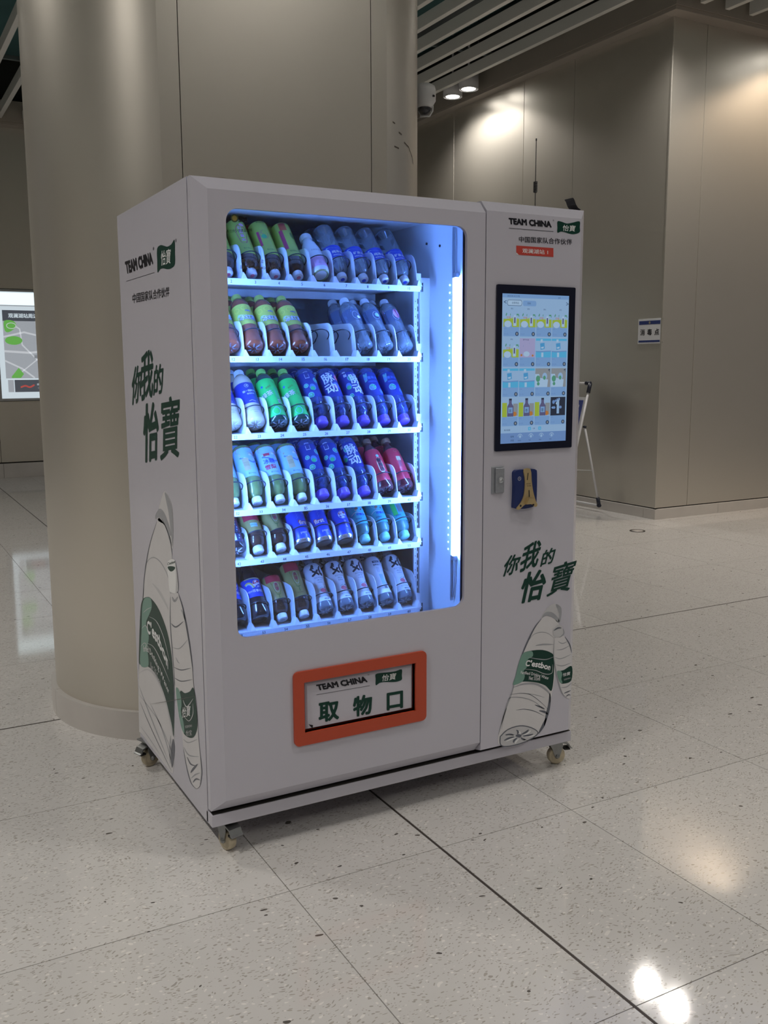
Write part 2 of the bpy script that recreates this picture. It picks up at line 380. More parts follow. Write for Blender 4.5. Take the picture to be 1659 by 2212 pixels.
# ------------------------------------------------------------------ ceiling: slats hung below a dark void
ce = MB().box(-12, 12, -12, 12, 5.2, 5.3, VOID).build('ceiling'); tag(ce, 'dark green ceiling void above hanging slats', kind='structure')
SLAT_Z0, SLAT_Z1 = 4.42, 4.53
def slat(x, y0, y1):
    p = MB().box(-0.026, 0.026, y0, y1, SLAT_Z0, SLAT_Z1, SLATM, bev=0.003).build('slat', None, ce); p.location.x = x
k = -30
while 3.938 + 0.295 * k < 8.9:
    x = 3.938 + 0.295 * k
    if x < 5.30: slat(x, -8.8, 10.42)
    elif x > 5.30: slat(x, -8.8, 3.70)
    k += 1
for y in (-6.0, -3.6, -1.2, 1.2, 3.6, 6.0, 8.4):
    MB().box(-8.9, 5.4 if y > 3.7 else 8.9, y - 0.02, y + 0.02, SLAT_Z1 + 0.005, SLAT_Z1 + 0.045, mat('carrier_rail', (0.10, 0.12, 0.12), 0.6, noise=0.1)).build('carrier_rail', None, ce)
    for x in (-4.5, -1.5, 1.5, 4.2, 5.0):
        MB().tube([(x, y, SLAT_Z1 + 0.04), (x, y, 5.2)], 0.006, 6, BLACKM).build('hanger_rod', None, ce)
# wall-top trims: flat soffit lip and fascia
def trim(n, label, lip, fascia):
    o = MB().box(*lip, TRIMM, bev=0.004).build('trim_%d' % n); tag(o, label, kind='structure')
    MB().box(*fascia, TRIMM).build('fascia', None, o)
trim(1, 'tan ceiling edge trim along the right wall', (5.46, 5.60, 3.905, 10.44, 4.355, 4.39), (5.45, 5.475, 3.765, 10.43, 4.39, 4.64))
trim(2, 'tan ceiling edge trim along the corner wall', (5.46, 8.7, 3.75, 3.905, 4.355, 4.39), (5.45, 8.7, 3.74, 3.765, 4.39, 4.64))
trim(3, 'tan ceiling edge trim along the far wall', (-6.5, 5.46, 10.44, 10.62, 4.355, 4.39), (-6.5, 5.46, 10.43, 10.455, 4.39, 4.64))
# services in the void
PIPEM = mat('dark_pipe', (0.03, 0.04, 0.045), 0.5, noise=0.2, nscale=5)
DUCT = mat('teal_duct', (0.10, 0.22, 0.22), 0.6, noise=0.2, nscale=2)
def service(name, label, cat, mb): return tag(mb.build(name), label, cat)
service('ceiling_pipe', 'dark pipe running above the slats along the right wall', 'pipe', MB().tube([(5.02, -6, 4.80), (5.02, 10.3, 4.80)], 0.055, 14, PIPEM))
service('cable_tray', 'narrow dark cable tray in the ceiling void', 'cable tray', MB().box(4.28, 4.46, -6, 10.3, 4.66, 4.70, PIPEM).box(4.28, 4.29, -6, 10.3, 4.7, 4.76, PIPEM).box(4.45, 4.46, -6, 10.3, 4.7, 4.76, PIPEM))
service('air_duct', 'large dark air duct crossing the ceiling void', 'duct', MB().box(2.2, 5.3, 4.9, 5.5, 4.86, 5.16, DUCT, bev=0.01).box(2.2, 5.3, 4.88, 4.9, 4.86, 5.18, DUCT))
service('air_duct', 'teal air duct over the left part of the hall', 'duct', MB().box(-3.2, -2.4, -6, 9.8, 4.8, 5.15, DUCT, bev=0.01).box(-3.22, -2.38, 2.0, 2.05, 4.78, 5.17, DUCT))

# ------------------------------------------------------------------ downlights (each carries its own lamp)
LAMPW = mat('lamp_housing_white', (0.62, 0.62, 0.63), 0.4, noise=0.03)
LENS = mat('lamp_lens', (1, 0.97, 0.92), 0.3, emit=14.0, ecol=(1.0, 0.96, 0.90), noise=0.01)
LZ = 4.36
body_me = MB().lathe([(0.102, 0.0), (0.106, 0.004), (0.106, 0.15), (0.10, 0.155)], 28, LAMPW).mesh('housing')
ring_me = MB().lathe([(0.106, 0.0), (0.108, -0.004), (0.098, -0.006), (0.092, 0.006)], 28, LAMPW, cap=False).mesh('bezel')
lens_me = MB().lathe([(0.0, -0.006), (0.06, -0.004), (0.092, 0.004)], 28, LENS, cap=False).mesh('lens')
stem_me = MB().tube([(0, 0, 0.15), (0, 0, 5.2 - LZ)], 0.012, 8, LAMPW).mesh('stem')
def downlight(x, y, label, group, power=1.0, col=DOWNLIGHT_COL):
    r = empty('ceiling_downlight', (x, y, LZ)); tag(r, label, 'ceiling light', group)
    for nm, me in (('housing', body_me), ('bezel', ring_me), ('lens', lens_me), ('stem', stem_me)): link(bpy.data.objects.new(nm, me), r)
    L = bpy.data.lights.new('downlight_lamp', 'SPOT'); L.energy = DOWNLIGHT_W * power; L.color = col; L.spot_size = math.radians(144); L.spot_blend = 0.75; L.shadow_soft_size = 0.09
    o = bpy.data.objects.new('downlight_lamp', L); o.location = (0, 0, -0.02); link(o, r)
downlight(5.25, 6.86, 'lit round downlight under the slats, nearer the round column', 'downlights along the right wall')
downlight(5.24, 6.53, 'lit round downlight under the slats, right one of the visible pair', 'downlights along the right wall')
OUT = 'lit round downlight outside the view, further along the slatted ceiling'
for x, ys in ((5.25, (3.42, 3.08, -0.2, -0.55)), (4.3, (-3.5, -3.85)), (1.1, (-5.0, -5.35)), (1.55, (-1.2, -1.55)), (-2.3, (6.8, 6.45, 3.0, 2.65, -0.9, -1.25, -4.6)), (7.25, (3.40, 3.05, -0.5)), (-5.8, (4.6, 1.0, -2.6))):
    for y in ys: downlight(x, y, OUT, 'downlights outside the view', power=1.3 if x < 0 else 0.5 if x == 1.55 else 1.0, col=(1.0, 0.80, 0.60) if x > 7 else DOWNLIGHT_COL)  # middle pairs in front of the machine are unseen fill, added for its front

# ================================================================== VENDING MACHINE
W, D, ZB, H = 1.3145, 0.755, 0.101, 1.901
YD = -0.060                      # front plane of the doors
vm = empty('vending_machine', (0, 0, 0))
tag(vm, 'white drinks vending machine with lit blue window and touch screen, on castors', 'vending machine')
GREEN = mat('print_green', (0.005, 0.042, 0.030), 0.35, noise=0.05, spec=0.25)
GREEN2 = mat('print_pale_green', (0.16, 0.31, 0.255), 0.35, noise=0.08, nscale=40)
INK = mat('print_black', (0.012, 0.012, 0.018), 0.35, noise=0.05, spec=0.25)
PWHITE = mat('print_white', (0.80, 0.81, 0.82), 0.35, noise=0.03)
G1 = mat('print_grey_light', (0.52, 0.52, 0.54), 0.32, noise=0.10, nscale=20)
G2 = mat('print_grey_mid', (0.33, 0.34, 0.37), 0.32, noise=0.15, nscale=25)
G3 = mat('print_grey_dark', (0.10, 0.11, 0.14), 0.32, noise=0.2, nscale=25)
G0 = mat('print_grey_faint', (0.63, 0.62, 0.635), 0.28, noise=0.05, nscale=15)

body = MB()
body.box(0, 0.012, 0, D, ZB, H, WHITE).box(W - 0.012, W, 0, D, ZB, H, WHITE).box(0.012, W - 0.012, D - 0.012, D, ZB, H, WHITE)
body.box(0.012, W - 0.012, 0, D - 0.012, H - 0.012, H, WHITE).box(0.012, W - 0.012, 0, D - 0.012, ZB, ZB + 0.02, WHITE)
body.box(0, W, -0.036, 0.012, ZB, 0.138, WHITE, bev=0.002)
body = body.build('body', None, vm)

def chamfer_door(name, x0, x1, z0, z1, cl, cr, ct, cb, holes, ymid=-0.030, yb=-0.0065):
    bm = bmesh.new()
    outer = [(x0 + cl, z0 + cb), (x1 - cr, z0 + cb), (x1 - cr, z1 - ct), (x0 + cl, z1 - ct)]
    def loop(P, y):
        vs = [bm.verts.new((a, y, b)) for a, b in P]
        return vs, [bm.edges.new((vs[i], vs[(i + 1) % len(vs)])) for i in range(len(vs))]
    ov, oe = loop(outer, YD); edges = list(oe); hv = []
    for h in holes:
        v, e = loop(h, YD); edges += e; hv.append((h, v))
    bmesh.ops.triangle_fill(bm, use_beauty=True, use_dissolve=False, edges=edges)
    ring2 = [bm.verts.new((a, ymid, b)) for a, b in ((x0, z0), (x1, z0), (x1, z1), (x0, z1))]
    ring3 = [bm.verts.new((a, yb, b)) for a, b in ((x0, z0), (x1, z0), (x1, z1), (x0, z1))]
    for i in range(4):
        j = (i + 1) % 4
        bm.faces.new((ov[i], ov[j], ring2[j], ring2[i])); bm.faces.new((ring2[i], ring2[j], ring3[j], ring3[i]))
    for h, v in hv:
        bk = [bm.verts.new((a, YD + 0.012, b)) for a, b in h]
        for i in range(len(h)):
            j = (i + 1) % len(h); bm.faces.new((v[i], v[j], bk[j], bk[i]))
    bmesh.ops.recalc_face_normals(bm, faces=bm.faces)
    me = bpy.data.meshes.new(name); bm.to_mesh(me); bm.free(); me.materials.append(WHITE)
    return link(bpy.data.objects.new(name, me), vm)
WX0, WX1, WZ0, WZ1 = 0.0845, 0.8425, 0.654, 1.8205
door = chamfer_door('display_door', 0.0, 0.9085, 0.149, 1.899, 0.036, 0.0, 0.034, 0.036, [rrect(WX0, WX1, WZ0, WZ1, 0.034, 8), [(0.281, 0.342), (0.660, 0.342), (0.660, 0.497), (0.281, 0.497)]])
unit = chamfer_door('control_door', 0.9120, W, 0.149, 1.9045, 0.0, 0.034, 0.032, 0.008, [])
# dark seals in the door gaps; kick-plate strip paints in the gap's shade
gap = MB().box(0.002, 0.03, -0.016, 0.0004, 0.15, 1.893, DARK).box(0.03, W - 0.012, -0.016, 0.0004, 1.878, 1.893, DARK).box(0.88, 0.935, -0.003, 0.0, 0.14, 1.895, DARK).box(0.004, W - 0.004, -0.034, -0.003, 0.1375, 0.1400, DARK).box(0.012, W - 0.012, -0.003, 0.001, 0.138, 0.20, DARK).build('seal_and_gap_shade', None, vm)

# ---- cabinet liner
liner = MB()
LX0, LX1, LY1, LZ0, LZ1 = 0.03, 0.86, 0.66, 0.560, 1.866
liner.box(LX0 - 0.006, LX0, 0.0, LY1, LZ0, LZ1, INNER).box(LX1, LX1 + 0.006, -0.013, LY1, LZ0, LZ1, INNER)
liner.box(LX0, LX1, LY1, LY1 + 0.006, LZ0, LZ1, INNER).box(LX0, LX1, 0.0, LY1, LZ1, LZ1 + 0.006, INNER).box(LX0, LX1, -0.013, LY1, LZ0 - 0.006, LZ0, INNER)
liner = liner.build('cabinet_liner', None, vm)
# right-hand inner return with shelf post
post = MB().box(0.823, 0.860, 0.183, 0.198, LZ0, 1.69, INNER).box(0.806, 0.8235, 0.192, 0.198, LZ0, 1.69, INNER)
post = post.build('shelf_post', None, liner)
slot = MB()
z = 0.60
while z < 1.62:
    slot.box(0.8185, 0.8212, 0.1912, 0.1922, z, z + 0.016, BLACKM).box(0.8105, 0.8125, 0.1912, 0.1922, z + 0.006, z + 0.009, BLACKM); z += 0.024
tag(slot.build('post_slots', None, liner), kind='stuff')
for zz, yy in ((1.80, 0.20), (1.785, 0.12)):
    MB().lathe([(0, 0), (0.004, 0), (0.004, 0.003), (0, 0.003)], 10, BLACKM, Matrix.Translation((LX1 - 0.0008, yy, zz)) @ Matrix.Rotation(-PI / 2, 4, 'Y')).build('screw', None, liner)
# ---- window pane with maker's mark, seal
GLASS = clear('window_glass', (0.97, 0.985, 1.0), 0.02)
pane = MB().prism(rrect(WX0 - 0.012, WX1 + 0.012, WZ0 - 0.012, WZ1 + 0.012, 0.034), YD + 0.0122, YD + 0.0162, lambda a, b, h: (a, h, b), GLASS).build('window_pane', None, door)
a_ = Art(lambda a, b, L: (a, YD + 0.0120 - 0.0002 * L, b))
mk = un((510, 470), 1, YD)
a_.ring(mk.x, mk.z, 0.0105, 0.0105, 0.0035, mat('mark_green', (0.06, 0.10, 0.05), 0.5, noise=0.1)); a_.disc(mk.x, mk.z, 0.007, 0.007, mat('mark_gold', (0.35, 0.30, 0.08), 0.5, noise=0.1))
b1, b2, b3 = un((518, 478), 1, YD), un((538, 480), 1, YD), un((518, 466), 1, YD)
a_.text('弘浩', (b1.x, b1.z), (b2.x, b2.z), (b3.x, b3.z), INK, bold=0.02)
a_.build('maker_mark', door)
# faint printed service lines on the pane
for px0, px1, py, t in ((522, 612, 566, '食品经营许可证'), (522, 618, 580, '服务热线:400 363 136')):
    a_ = Art(lambda a, b, L: (a, YD + 0.0120 - 0.0002 * L, b)); p0, p1, p2 = un((px0, py), 1, YD), un((px1, py + 3), 1, YD), un((px0, py - 8), 1, YD)
    a_.text(t, (p0.x, p0.z), (p1.x, p1.z), (p2.x, p2.z), mat('print_dim', (0.10, 0.10, 0.08), 0.5, noise=0.1)); a_.build('pane_lettering', door)
a_ = Art(lambda a, b, L: (a, YD + 0.0120 - 0.0002 * L, b)); p0, p1, p2 = un((492, 502), 1, YD), un((548, 499), 1, YD), un((492, 495), 1, YD)
a_.text('不提供少许食品饮料', (p0.x, p0.z), (p1.x, p1.z), (p2.x, p2.z), INK)
a_.build('pane_lettering', door)
SEAL = mat('blue_grey_seal', (0.06, 0.08, 0.18), 0.5, noise=0.1)
MB().box(WX1 - 0.0045, WX1 + 0.0165, YD + 0.0166, YD + 0.0186, WZ0 - 0.01, WZ1 + 0.01, SEAL).build('pane_seal', None, door)
MB().box(WX0 - 0.016, WX0 - 0.012, YD + 0.017, -0.025, WZ0, WZ1, SEAL).build('pane_seal', None, door)

# ---- LED tube
tx = un((984, 900), 1, 0.012).x
zt, zb_ = un((984, 600), 1, 0.012).z, un((978, 1200), 1, 0.012).z
LEDM = mat('led_tube_glow', (0.8, 0.9, 1.0), 0.4, emit=LED_STRENGTH, ecol=LED_COL, noise=0.01)
ALU = mat('aluminium', (0.55, 0.57, 0.60), 0.35, 0.9, noise=0.05)
for lx in (min(tx, 0.8505), 0.060):
    lamp = empty('light_bar', (lx, 0.012, 0), vm)
    MB().lathe([(0.0, zb_), (0.0065, zb_ + 0.002), (0.0065, zt - 0.002), (0.0, zt)], 16, LEDM).build('led_tube', None, lamp)
    MB().box(-0.005, 0.005, 0.011, 0.015, WZ0 + 0.0, WZ1 + 0.01, ALU).build('mounting_strip', None, lamp)
    for z0_, z1_ in ((zt, zt + 0.016), (zb_ - 0.016, zb_)): MB().box(-0.008, 0.008, -0.006, 0.012, z0_, z1_, ALU, bev=0.002).build('end_bracket', None, lamp)
    MB().tube([(0.002, 0.0, zb_ - 0.01), (0.004, 0.004, zb_ - 0.1), (0.0, 0.008, WZ0 + 0.01)], 0.002, 6, mat('cable_grey', (0.35, 0.36, 0.38), 0.5, noise=0.1)).build('lamp_cable', None, lamp)
# glowing dots drawn on the side wall as the tube's reflection
glints = MB(); GLINT = mat('tube_reflection_glow', (0.6, 0.9, 1), 0.4, emit=2.6, ecol=(0.45, 0.85, 1.0), noise=0.01)
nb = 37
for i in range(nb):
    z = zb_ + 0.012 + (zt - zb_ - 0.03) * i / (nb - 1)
    glints.lathe([(0, 0), (0.0034, 0.0), (0.003, 0.0012), (0, 0.0016)], 8, GLINT, Matrix.Translation((LX1 - 0.0005, 0.062, z)) @ Matrix.Rotation(-PI / 2, 4, 'Y'))
tag(glints.build('tube_reflection_dots', None, liner), kind='stuff')

# ---- shelves
ROWZ = [1.650, 1.430, 1.205, 0.979, 0.827, 0.606]
YR = 0.130; PITCHX = 0.0734; XR = 0.791
def lane_x(n): return XR - PITCHX * (10 - n) - PITCHX / 2
TILT = math.radians(48)
AX = Vector((0, math.cos(TILT), math.sin(TILT))); E2 = Vector((0, -math.sin(TILT), math.cos(TILT)))
FIN = mat('lane_divider_white', (0.80, 0.81, 0.83), 0.3, noise=0.02)
WIRE = mat('coil_wire', (0.018, 0.02, 0.028), 0.35, 0.2, noise=0.1)
NUM = mat('number_ink', (0.03, 0.03, 0.05), 0.5, noise=0.05)
TICK = mat('ticket_white', (0.72, 0.74, 0.78), 0.4, noise=0.03)
def fin_mesh(hf):
    P = smooth_pts([(0.003, 0.0), (0.010, 0.010), (0.016, 0.030), (0.022, 0.062), (0.032, 0.088), (0.052, 0.102), (0.085, 0.104)], 4, closed=False)
    P = [(a, b * hf) for a, b in P] + [(0.46, 0.104 * hf), (0.46, 0.0)]
    m = MB().prism(P, -0.0011, 0.0011, lambda a, b, h: (h, a, b), FIN)
    # flared foot
    m.add([(-0.001, 0.002, 0.02 * hf), (0.001, 0.002, 0.02 * hf), (0.010, -0.004, 0.0005), (-0.010, -0.004, 0.0005), (-0.001, 0.03, 0.02 * hf), (0.001, 0.03, 0.02 * hf), (0.010, 0.03, 0.0005), (-0.010, 0.03, 0.0005)],
          [(0, 1, 2, 3), (4, 7, 6, 5), (0, 4, 5, 1), (1, 5, 6, 2), (2, 6, 7, 3), (3, 7, 4, 0)], FIN)
    return m.mesh('divider')
FINS = {1.0: fin_mesh(1.0), 0.85: fin_mesh(0.85), 1.12: fin_mesh(1.12)}
def coil_mesh():
    pts = []; r = 0.0345; n = 24
    for i in range(int(n * 2.9)):
        k, f = divmod(i, n); deg = -14 + 360 * f / n
        adv = k + max(0.0, (deg - 186) / 160)
        ph = math.radians(deg); c = Vector((0, 0.040 + 0.085 * min(adv, k + 1), 0.044)) + AX * 0.020
        pts.append(c + Vector((r * math.cos(ph), 0, 0)) + E2 * (r * math.sin(ph)))
    return MB().tube(pts, 0.0017, 6, WIRE).mesh('coil')
COIL = coil_mesh()
lug_me = MB().box(-0.010, 0.010, 0, 0.05, -0.006, 0, FIN, bev=0.001).mesh('lug')
for r, zc in enumerate(ROWZ):
    sh = MB().box(0.04, XR + 0.001, YR + 0.002, 0.60, zc + 0.004, zc + 0.0075, INNER)
    sh.box(0.04, XR + 0.001, YR + 0.30, YR + 0.304, zc - 0.02, zc + 0.004, INNER)
    sh = sh.build('shelf', None, vm); zt_ = zc + 0.009
    MB().box(0.04, XR + 0.001, YR - 0.001, YR + 0.002, zc - 0.009, zc + 0.009, TICK, bev=0.0006).build('price_rail', None, sh)
    MB().box(XR + 0.001, XR + 0.016, YR + 0.02, YR + 0.03, zc - 0.004, zc + 0.05, INNER, bev=0.001).box(XR + 0.004, XR + 0.014, YR + 0.010, YR + 0.02, zc - 0.006, zc + 0.018, INNER, bev=0.001).build('shelf_bracket', None, sh)
    MB().box(XR + 0.013, XR + 0.016, YR + 0.006, YR + 0.0095, zc - 0.008, zc + 0.020, BLACKM).box(XR + 0.002, XR + 0.016, YR + 0.006, YR + 0.0095, zc - 0.008, zc - 0.003, BLACKM).build('bracket_hook', None, sh)
    hf = 0.85 if r == 4 else 1.12 if r == 5 else 1.0
    for n in range(1, 11):
        f = link(bpy.data.objects.new('divider', FINS[hf]), sh); f.location = (lane_x(n) + PITCHX / 2 - 0.001, YR + 0.002, zt_ - 0.0015)
        c = link(bpy.data.objects.new('coil', COIL), sh); c.location = (lane_x(n), YR + 0.004, zt_)
        lg = link(bpy.data.objects.new('lug', lug_me), sh); lg.location = (lane_x(n) + 0.02, YR + 0.05, zc + 0.004)
        if n >= 2:
            a_ = Art(lambda a, b, L, X=lane_x(n), Z=zc: (X + a, YR - 0.0011 - 0.0002 * L, Z + b))
            a_.textbox(str(r * 10 + n), -0.004, 0.0, 0.0085, NUM, layer=1, bold=0.01)
            a_.build('lane_number', sh)

# ---- pick-up slot
ORANGE = mat('orange_frame', (0.48, 0.062, 0.022), 0.42, noise=0.04)
def frame_mesh(outer, inner, y0, y1, m):
    bm = bmesh.new(); E = []
    L = []
    for P in (outer, inner):
        f = [bm.verts.new((a, y0, b)) for a, b in P]; bk = [bm.verts.new((a, y1, b)) for a, b in P]; L.append((f, bk))
        E += [bm.edges.new((f[i], f[(i + 1) % len(f)])) for i in range(len(f))]
    bmesh.ops.triangle_fill(bm, use_beauty=True, edges=E)
    for f, bk in L:
        for i in range(len(f)): j = (i + 1) % len(f); bm.faces.new((f[i], f[j], bk[j], bk[i]))
    bmesh.ops.recalc_face_normals(bm, faces=bm.faces)
    me = bpy.data.meshes.new('frame'); bm.to_mesh(me); bm.free(); me.materials.append(m); return me
link(bpy.data.objects.new('pickup_frame', frame_mesh(rrect(0.248, 0.6985, 0.305, 0.531, 0.016), [(0.281, 0.342), (0.660, 0.342), (0.660, 0.497), (0.281, 0.497)], YD - 0.008, YD + 0.02, ORANGE)), door)
MB().box(0.27, 0.67, YD + 0.035, YD + 0.037, 0.33, 0.51, DARK).build('slot_back', None, door)
flap = MB()
P0 = [(0.289, 0.3480), (0.6555, 0.3480), (0.6555, 0.4905), (0.289, 0.4905)]; P1 = [(0.2955, 0.3500), (0.650, 0.3500), (0.650, 0.4800), (0.2955, 0.4800)]
vs_ = [(a, YD + 0.03, b) for a, b in P0] + [(a, YD + 0.009, b) for a, b in P0] + [(a, YD + 0.0045, b) for a, b in P1]
flap.add(vs_, [(0, 1, 2, 3), (8, 9, 10, 11)] + [(i, (i + 1) % 4, 4 + (i + 1) % 4, 4 + i) for i in range(4)] + [(4 + i, 4 + (i + 1) % 4, 8 + (i + 1) % 4, 8 + i) for i in range(4)], WHITE)
flap = flap.build('pickup_flap', None, vm)

# ---- prints: positions are read off the real panel planes
FRONT = lambda y: (lambda a, b, L: (lambda p: (p.x, y - 0.0004 - 0.00025 * L, p.z))(un((a, b), 1, y)))
SIDE = lambda a, b, L: (lambda p: (-0.0004 - 0.00025 * L, p.y, p.z))(un((a, b), 0, 0.0))
def c6(x, y): return (230 + x / 3.2536, 360 + y / 3.2536)
def c7(x, y): return (270 + x / 2.603, 1020 + y / 2.603)
def c5(x, y): return (1030 + x / 3.204, 970 + y / 3.204)
def c4(x, y): return (1030 + x / 3.8125, 420 + y / 3.8125)
def c3f(x, y): return (600 + x / 4.608, 1380 + y / 4.608)
def T(f, P): return [f(*p) for p in P]

# side: sponsor block
a = Art(SIDE); a.text('TEAM CHINA', c6(141, 757), c6(330, 686), c6(130, 668), INK, bold=0.055)
a.line(T(c6, [(140, 806), (338, 744)]), 0.9, INK); a.text('®', c6(327, 590), c6(337, 586), c6(327, 566), INK)
a.text('中国国家队合作伙伴', c6(184, 962), c6(443, 911), c6(184, 893), INK, bold=0.006); a.build('sponsor_lettering', body)
a = Art(SIDE); a.poly(smooth_pts(T(c6, [(357, 578), (380, 552), (405, 556), (430, 562), (458, 545), (479, 514), (482, 600), (482, 684), (460, 712), (430, 721), (400, 714), (378, 722), (360, 743), (358, 660)]), 3), GREEN)
a.text('怡寶', c6(384, 698), c6(452, 680), c6(386, 592), PWHITE, bold=0.008); a.text('®', c6(485, 535), c6(495, 530), c6(485, 508), INK); a.build('logo_flag', body)
a = Art(SIDE)
for ch, bl, br, tl, bd in (('你', (172, 1682), (243, 1652), (185, 1412), .024), ('我', (240, 1652), (328, 1620), (245, 1308), .024), ('的', (330, 1612), (395, 1592), (338, 1398), .024), ('怡', (258, 2085), (366, 2062), (262, 1668), .030), ('寶', (378, 2068), (512, 2040), (384, 1628), .015)):
    a.text(ch, c6(*bl), c6(*br), c6(*tl), GREEN, bold=bd)
a.build('slogan_lettering', body)
# side: printed water bottles
a = Art(SIDE)
def blob(art, f, P, m, layer, n=4): art.poly(smooth_pts(T(f, P), n), m, layer)
def curve(art, f, P, wd, m, layer, taper=True): art.line(smooth_pts(T(f, P), 6, closed=False), wd, m, layer, taper)
blob(a, c7, [(182, 262), (200, 170), (222, 108), (252, 150), (268, 215), (272, 330), (268, 430), (250, 380), (225, 300)], G0, 0)
blob(a, c7, [(225, 112), (250, 150), (267, 215), (272, 330), (268, 420), (258, 330), (246, 230), (232, 160)], G2, 1)
blob(a, c7, [(170, 262), (180, 222), (198, 205), (222, 228), (246, 290), (262, 350), (248, 350), (220, 290), (196, 255)], G2, 1)
blob(a, c7, [(180, 275), (200, 262), (235, 320), (262, 400), (262, 560), (246, 560), (250, 650), (268, 760), (268, 900), (276, 1100), (278, 1500), (274, 1660), (262, 1690), (200, 1610), (95, 1470), (80, 1440), (77, 1180), (84, 1000), (100, 730), (114, 540), (142, 400)], G0, 0, 3)
for P, wd, m in (([(180, 278), (142, 400), (116, 540), (106, 640), (100, 760)], 2.2, G3), ([(208, 262), (235, 320), (258, 400), (266, 470)], 2.0, G3), ([(112, 530), (135, 492), (165, 480), (200, 505), (232, 560), (252, 620)], 2.0, G2),
                 ([(155, 625), (185, 660), (215, 710), (245, 772)], 5.0, G1), ([(108, 640), (100, 740), (86, 950), (78, 1120)], 1.8, G3), ([(140, 1295), (190, 1400), (230, 1510), (265, 1640)], 2.0, G2),
                 ([(80, 1130), (130, 1110), (180, 1160), (230, 1290), (270, 1480)], 4.0, G1), ([(80, 1200), (120, 1310), (175, 1450), (240, 1610)], 2.2, G2), ([(85, 1290), (130, 1400), (190, 1530), (262, 1680)], 1.5, G3), ([(80, 1250), (150, 1340), (200, 1420), (272, 1590)], 1.5, G2),
                 ([(272, 1500), (270, 1570), (266, 1660)], 8.0, G3), ([(258, 1480), (254, 1560), (256, 1640)], 4.0, G2), ([(276, 1100), (276, 1300), (274, 1480)], 2.5, G3), ([(90, 1430), (140, 1500), (200, 1590)], 1.2, G2)):
    curve(a, c7, P, wd, m, 1)
a.build('bottle_print', body)
a = Art(SIDE)
blob(a, c7, [(88, 780), (100, 718), (125, 702), (150, 712), (192, 772), (238, 895), (264, 1040), (274, 1200), (276, 1480), (262, 1410), (226, 1262), (176, 1140), (130, 1092), (84, 1080), (80, 1000)], GREEN, 2)
blob(a, c7, [(98, 765), (108, 716), (128, 704), (148, 714), (152, 760), (138, 800), (120, 850), (136, 920), (128, 990), (134, 1050), (130, 1092), (88, 1082), (92, 960), (96, 860)], GREEN2, 3)
for P in ([(138, 812), (180, 840), (220, 930), (252, 1060)], [(120, 960), (165, 985), (215, 1085), (254, 1180)], [(104, 790), (128, 770), (150, 760)], [(96, 880), (118, 862), (136, 900)], [(92, 980), (112, 960), (132, 985)]): curve(a, c7, P, 1.4, G1, 4)
word = "C'estbon"
Pb = smooth_pts([(128, 905), (165, 935), (205, 1005), (246, 1112)], 8, closed=False)
def along(art, f, s, path, hvec, m, layer, bold=0.0):
    """one word bent along a path"""
    V, F, _ = text2d(s, bold); N = len(path) - 1
    def at(t): t = max(0, min(N - 1e-6, t * N)); k = int(t); q = t - k; return (path[k][0] * (1 - q) + path[k + 1][0] * q, path[k][1] * (1 - q) + path[k + 1][1] * q)
    vs = []
    for u, v, w_ in V:
        p = at(u); vs.append(art.fn(*f(p[0] + hvec[0] * v, p[1] + hvec[1] * v), layer + w_))
    art.mb.add(vs, F, m)
along(a, c7, word, Pb, (-2, -78), PWHITE, 5, 0.035)
along(a, c7, 'Purified Drinking Water', smooth_pts([(106, 1020), (140, 1030), (190, 1120), (250, 1262)], 8, closed=False), (-1, -46), PWHITE, 5, 0.01)
along(a, c7, 'Net 555ml', smooth_pts([(146, 1110), (170, 1140), (203, 1212)], 8, closed=False), (-1, -46), G1, 5, 0.0)
a.build('bottle_label_print', body)
a = Art(SIDE)
blob(a, c7, [(240, 520), (248, 498), (268, 488), (284, 500), (294, 560), (302, 640), (298, 672), (276, 682), (254, 668), (246, 600)], PWHITE, 4)
blob(a, c7, [(286, 510), (296, 570), (302, 640), (298, 670), (288, 676), (290, 600)], G1, 5); blob(a, c7, [(243, 532), (264, 528), (285, 535), (276, 552), (262, 558), (250, 550)], GREEN, 5)
a.text("C'estbon", c7(241, 524), c7(284, 510), c7(242, 508), GREEN, 6, 0.01)
blob(a, c7, [(256, 690), (276, 684), (300, 680), (320, 740), (342, 830), (362, 950), (380, 1100), (388, 1200), (402, 1290), (410, 1400), (416, 1500), (426, 1600), (432, 1700), (424, 1760), (400, 1778), (372, 1745), (348, 1660), (330, 1540), (322, 1450), (300, 1340), (282, 1200), (272, 1040), (258, 860)], G0, 4, 3)
for P, wd, m in (([(258, 700), (258, 860), (272, 1040), (284, 1200)], 2.0, G3), ([(304, 690), (326, 760), (346, 860), (366, 980), (384, 1120)], 2.2, G3), ([(268, 700), (282, 725), (300, 700)], 5, G2), ([(262, 850), (290, 870), (332, 838)], 3.2, G3), ([(270, 985), (310, 990), (356, 940)], 2.0, G2), ([(276, 1095), (320, 1112), (374, 1100)], 2.2, G3), ([(280, 1155), (320, 1175), (382, 1165)], 2.2, G3),
                 ([(288, 1040), (300, 1065), (310, 1075)], 2.0, G2), ([(330, 1500), (360, 1520), (412, 1500)], 2, G2), ([(334, 1545), (362, 1590), (420, 1600)], 2.5, G2), ([(330, 1545), (350, 1660), (374, 1745), (400, 1778)], 2.2, G3), ([(372, 1690), (390, 1665), (412, 1640)], 5, G3), ([(376, 1720), (398, 1700), (426, 1690)], 3, G2), ([(352, 1600), (372, 1640), (400, 1650)], 3, G3), ([(318, 770), (332, 800), (340, 835)], 3.5, G2), ([(426, 1600), (432, 1690), (424, 1756)], 2, G2), ([(384, 1745), (402, 1725), (424, 1730)], 3.5, G3)):
    curve(a, c7, P, wd, m, 5)
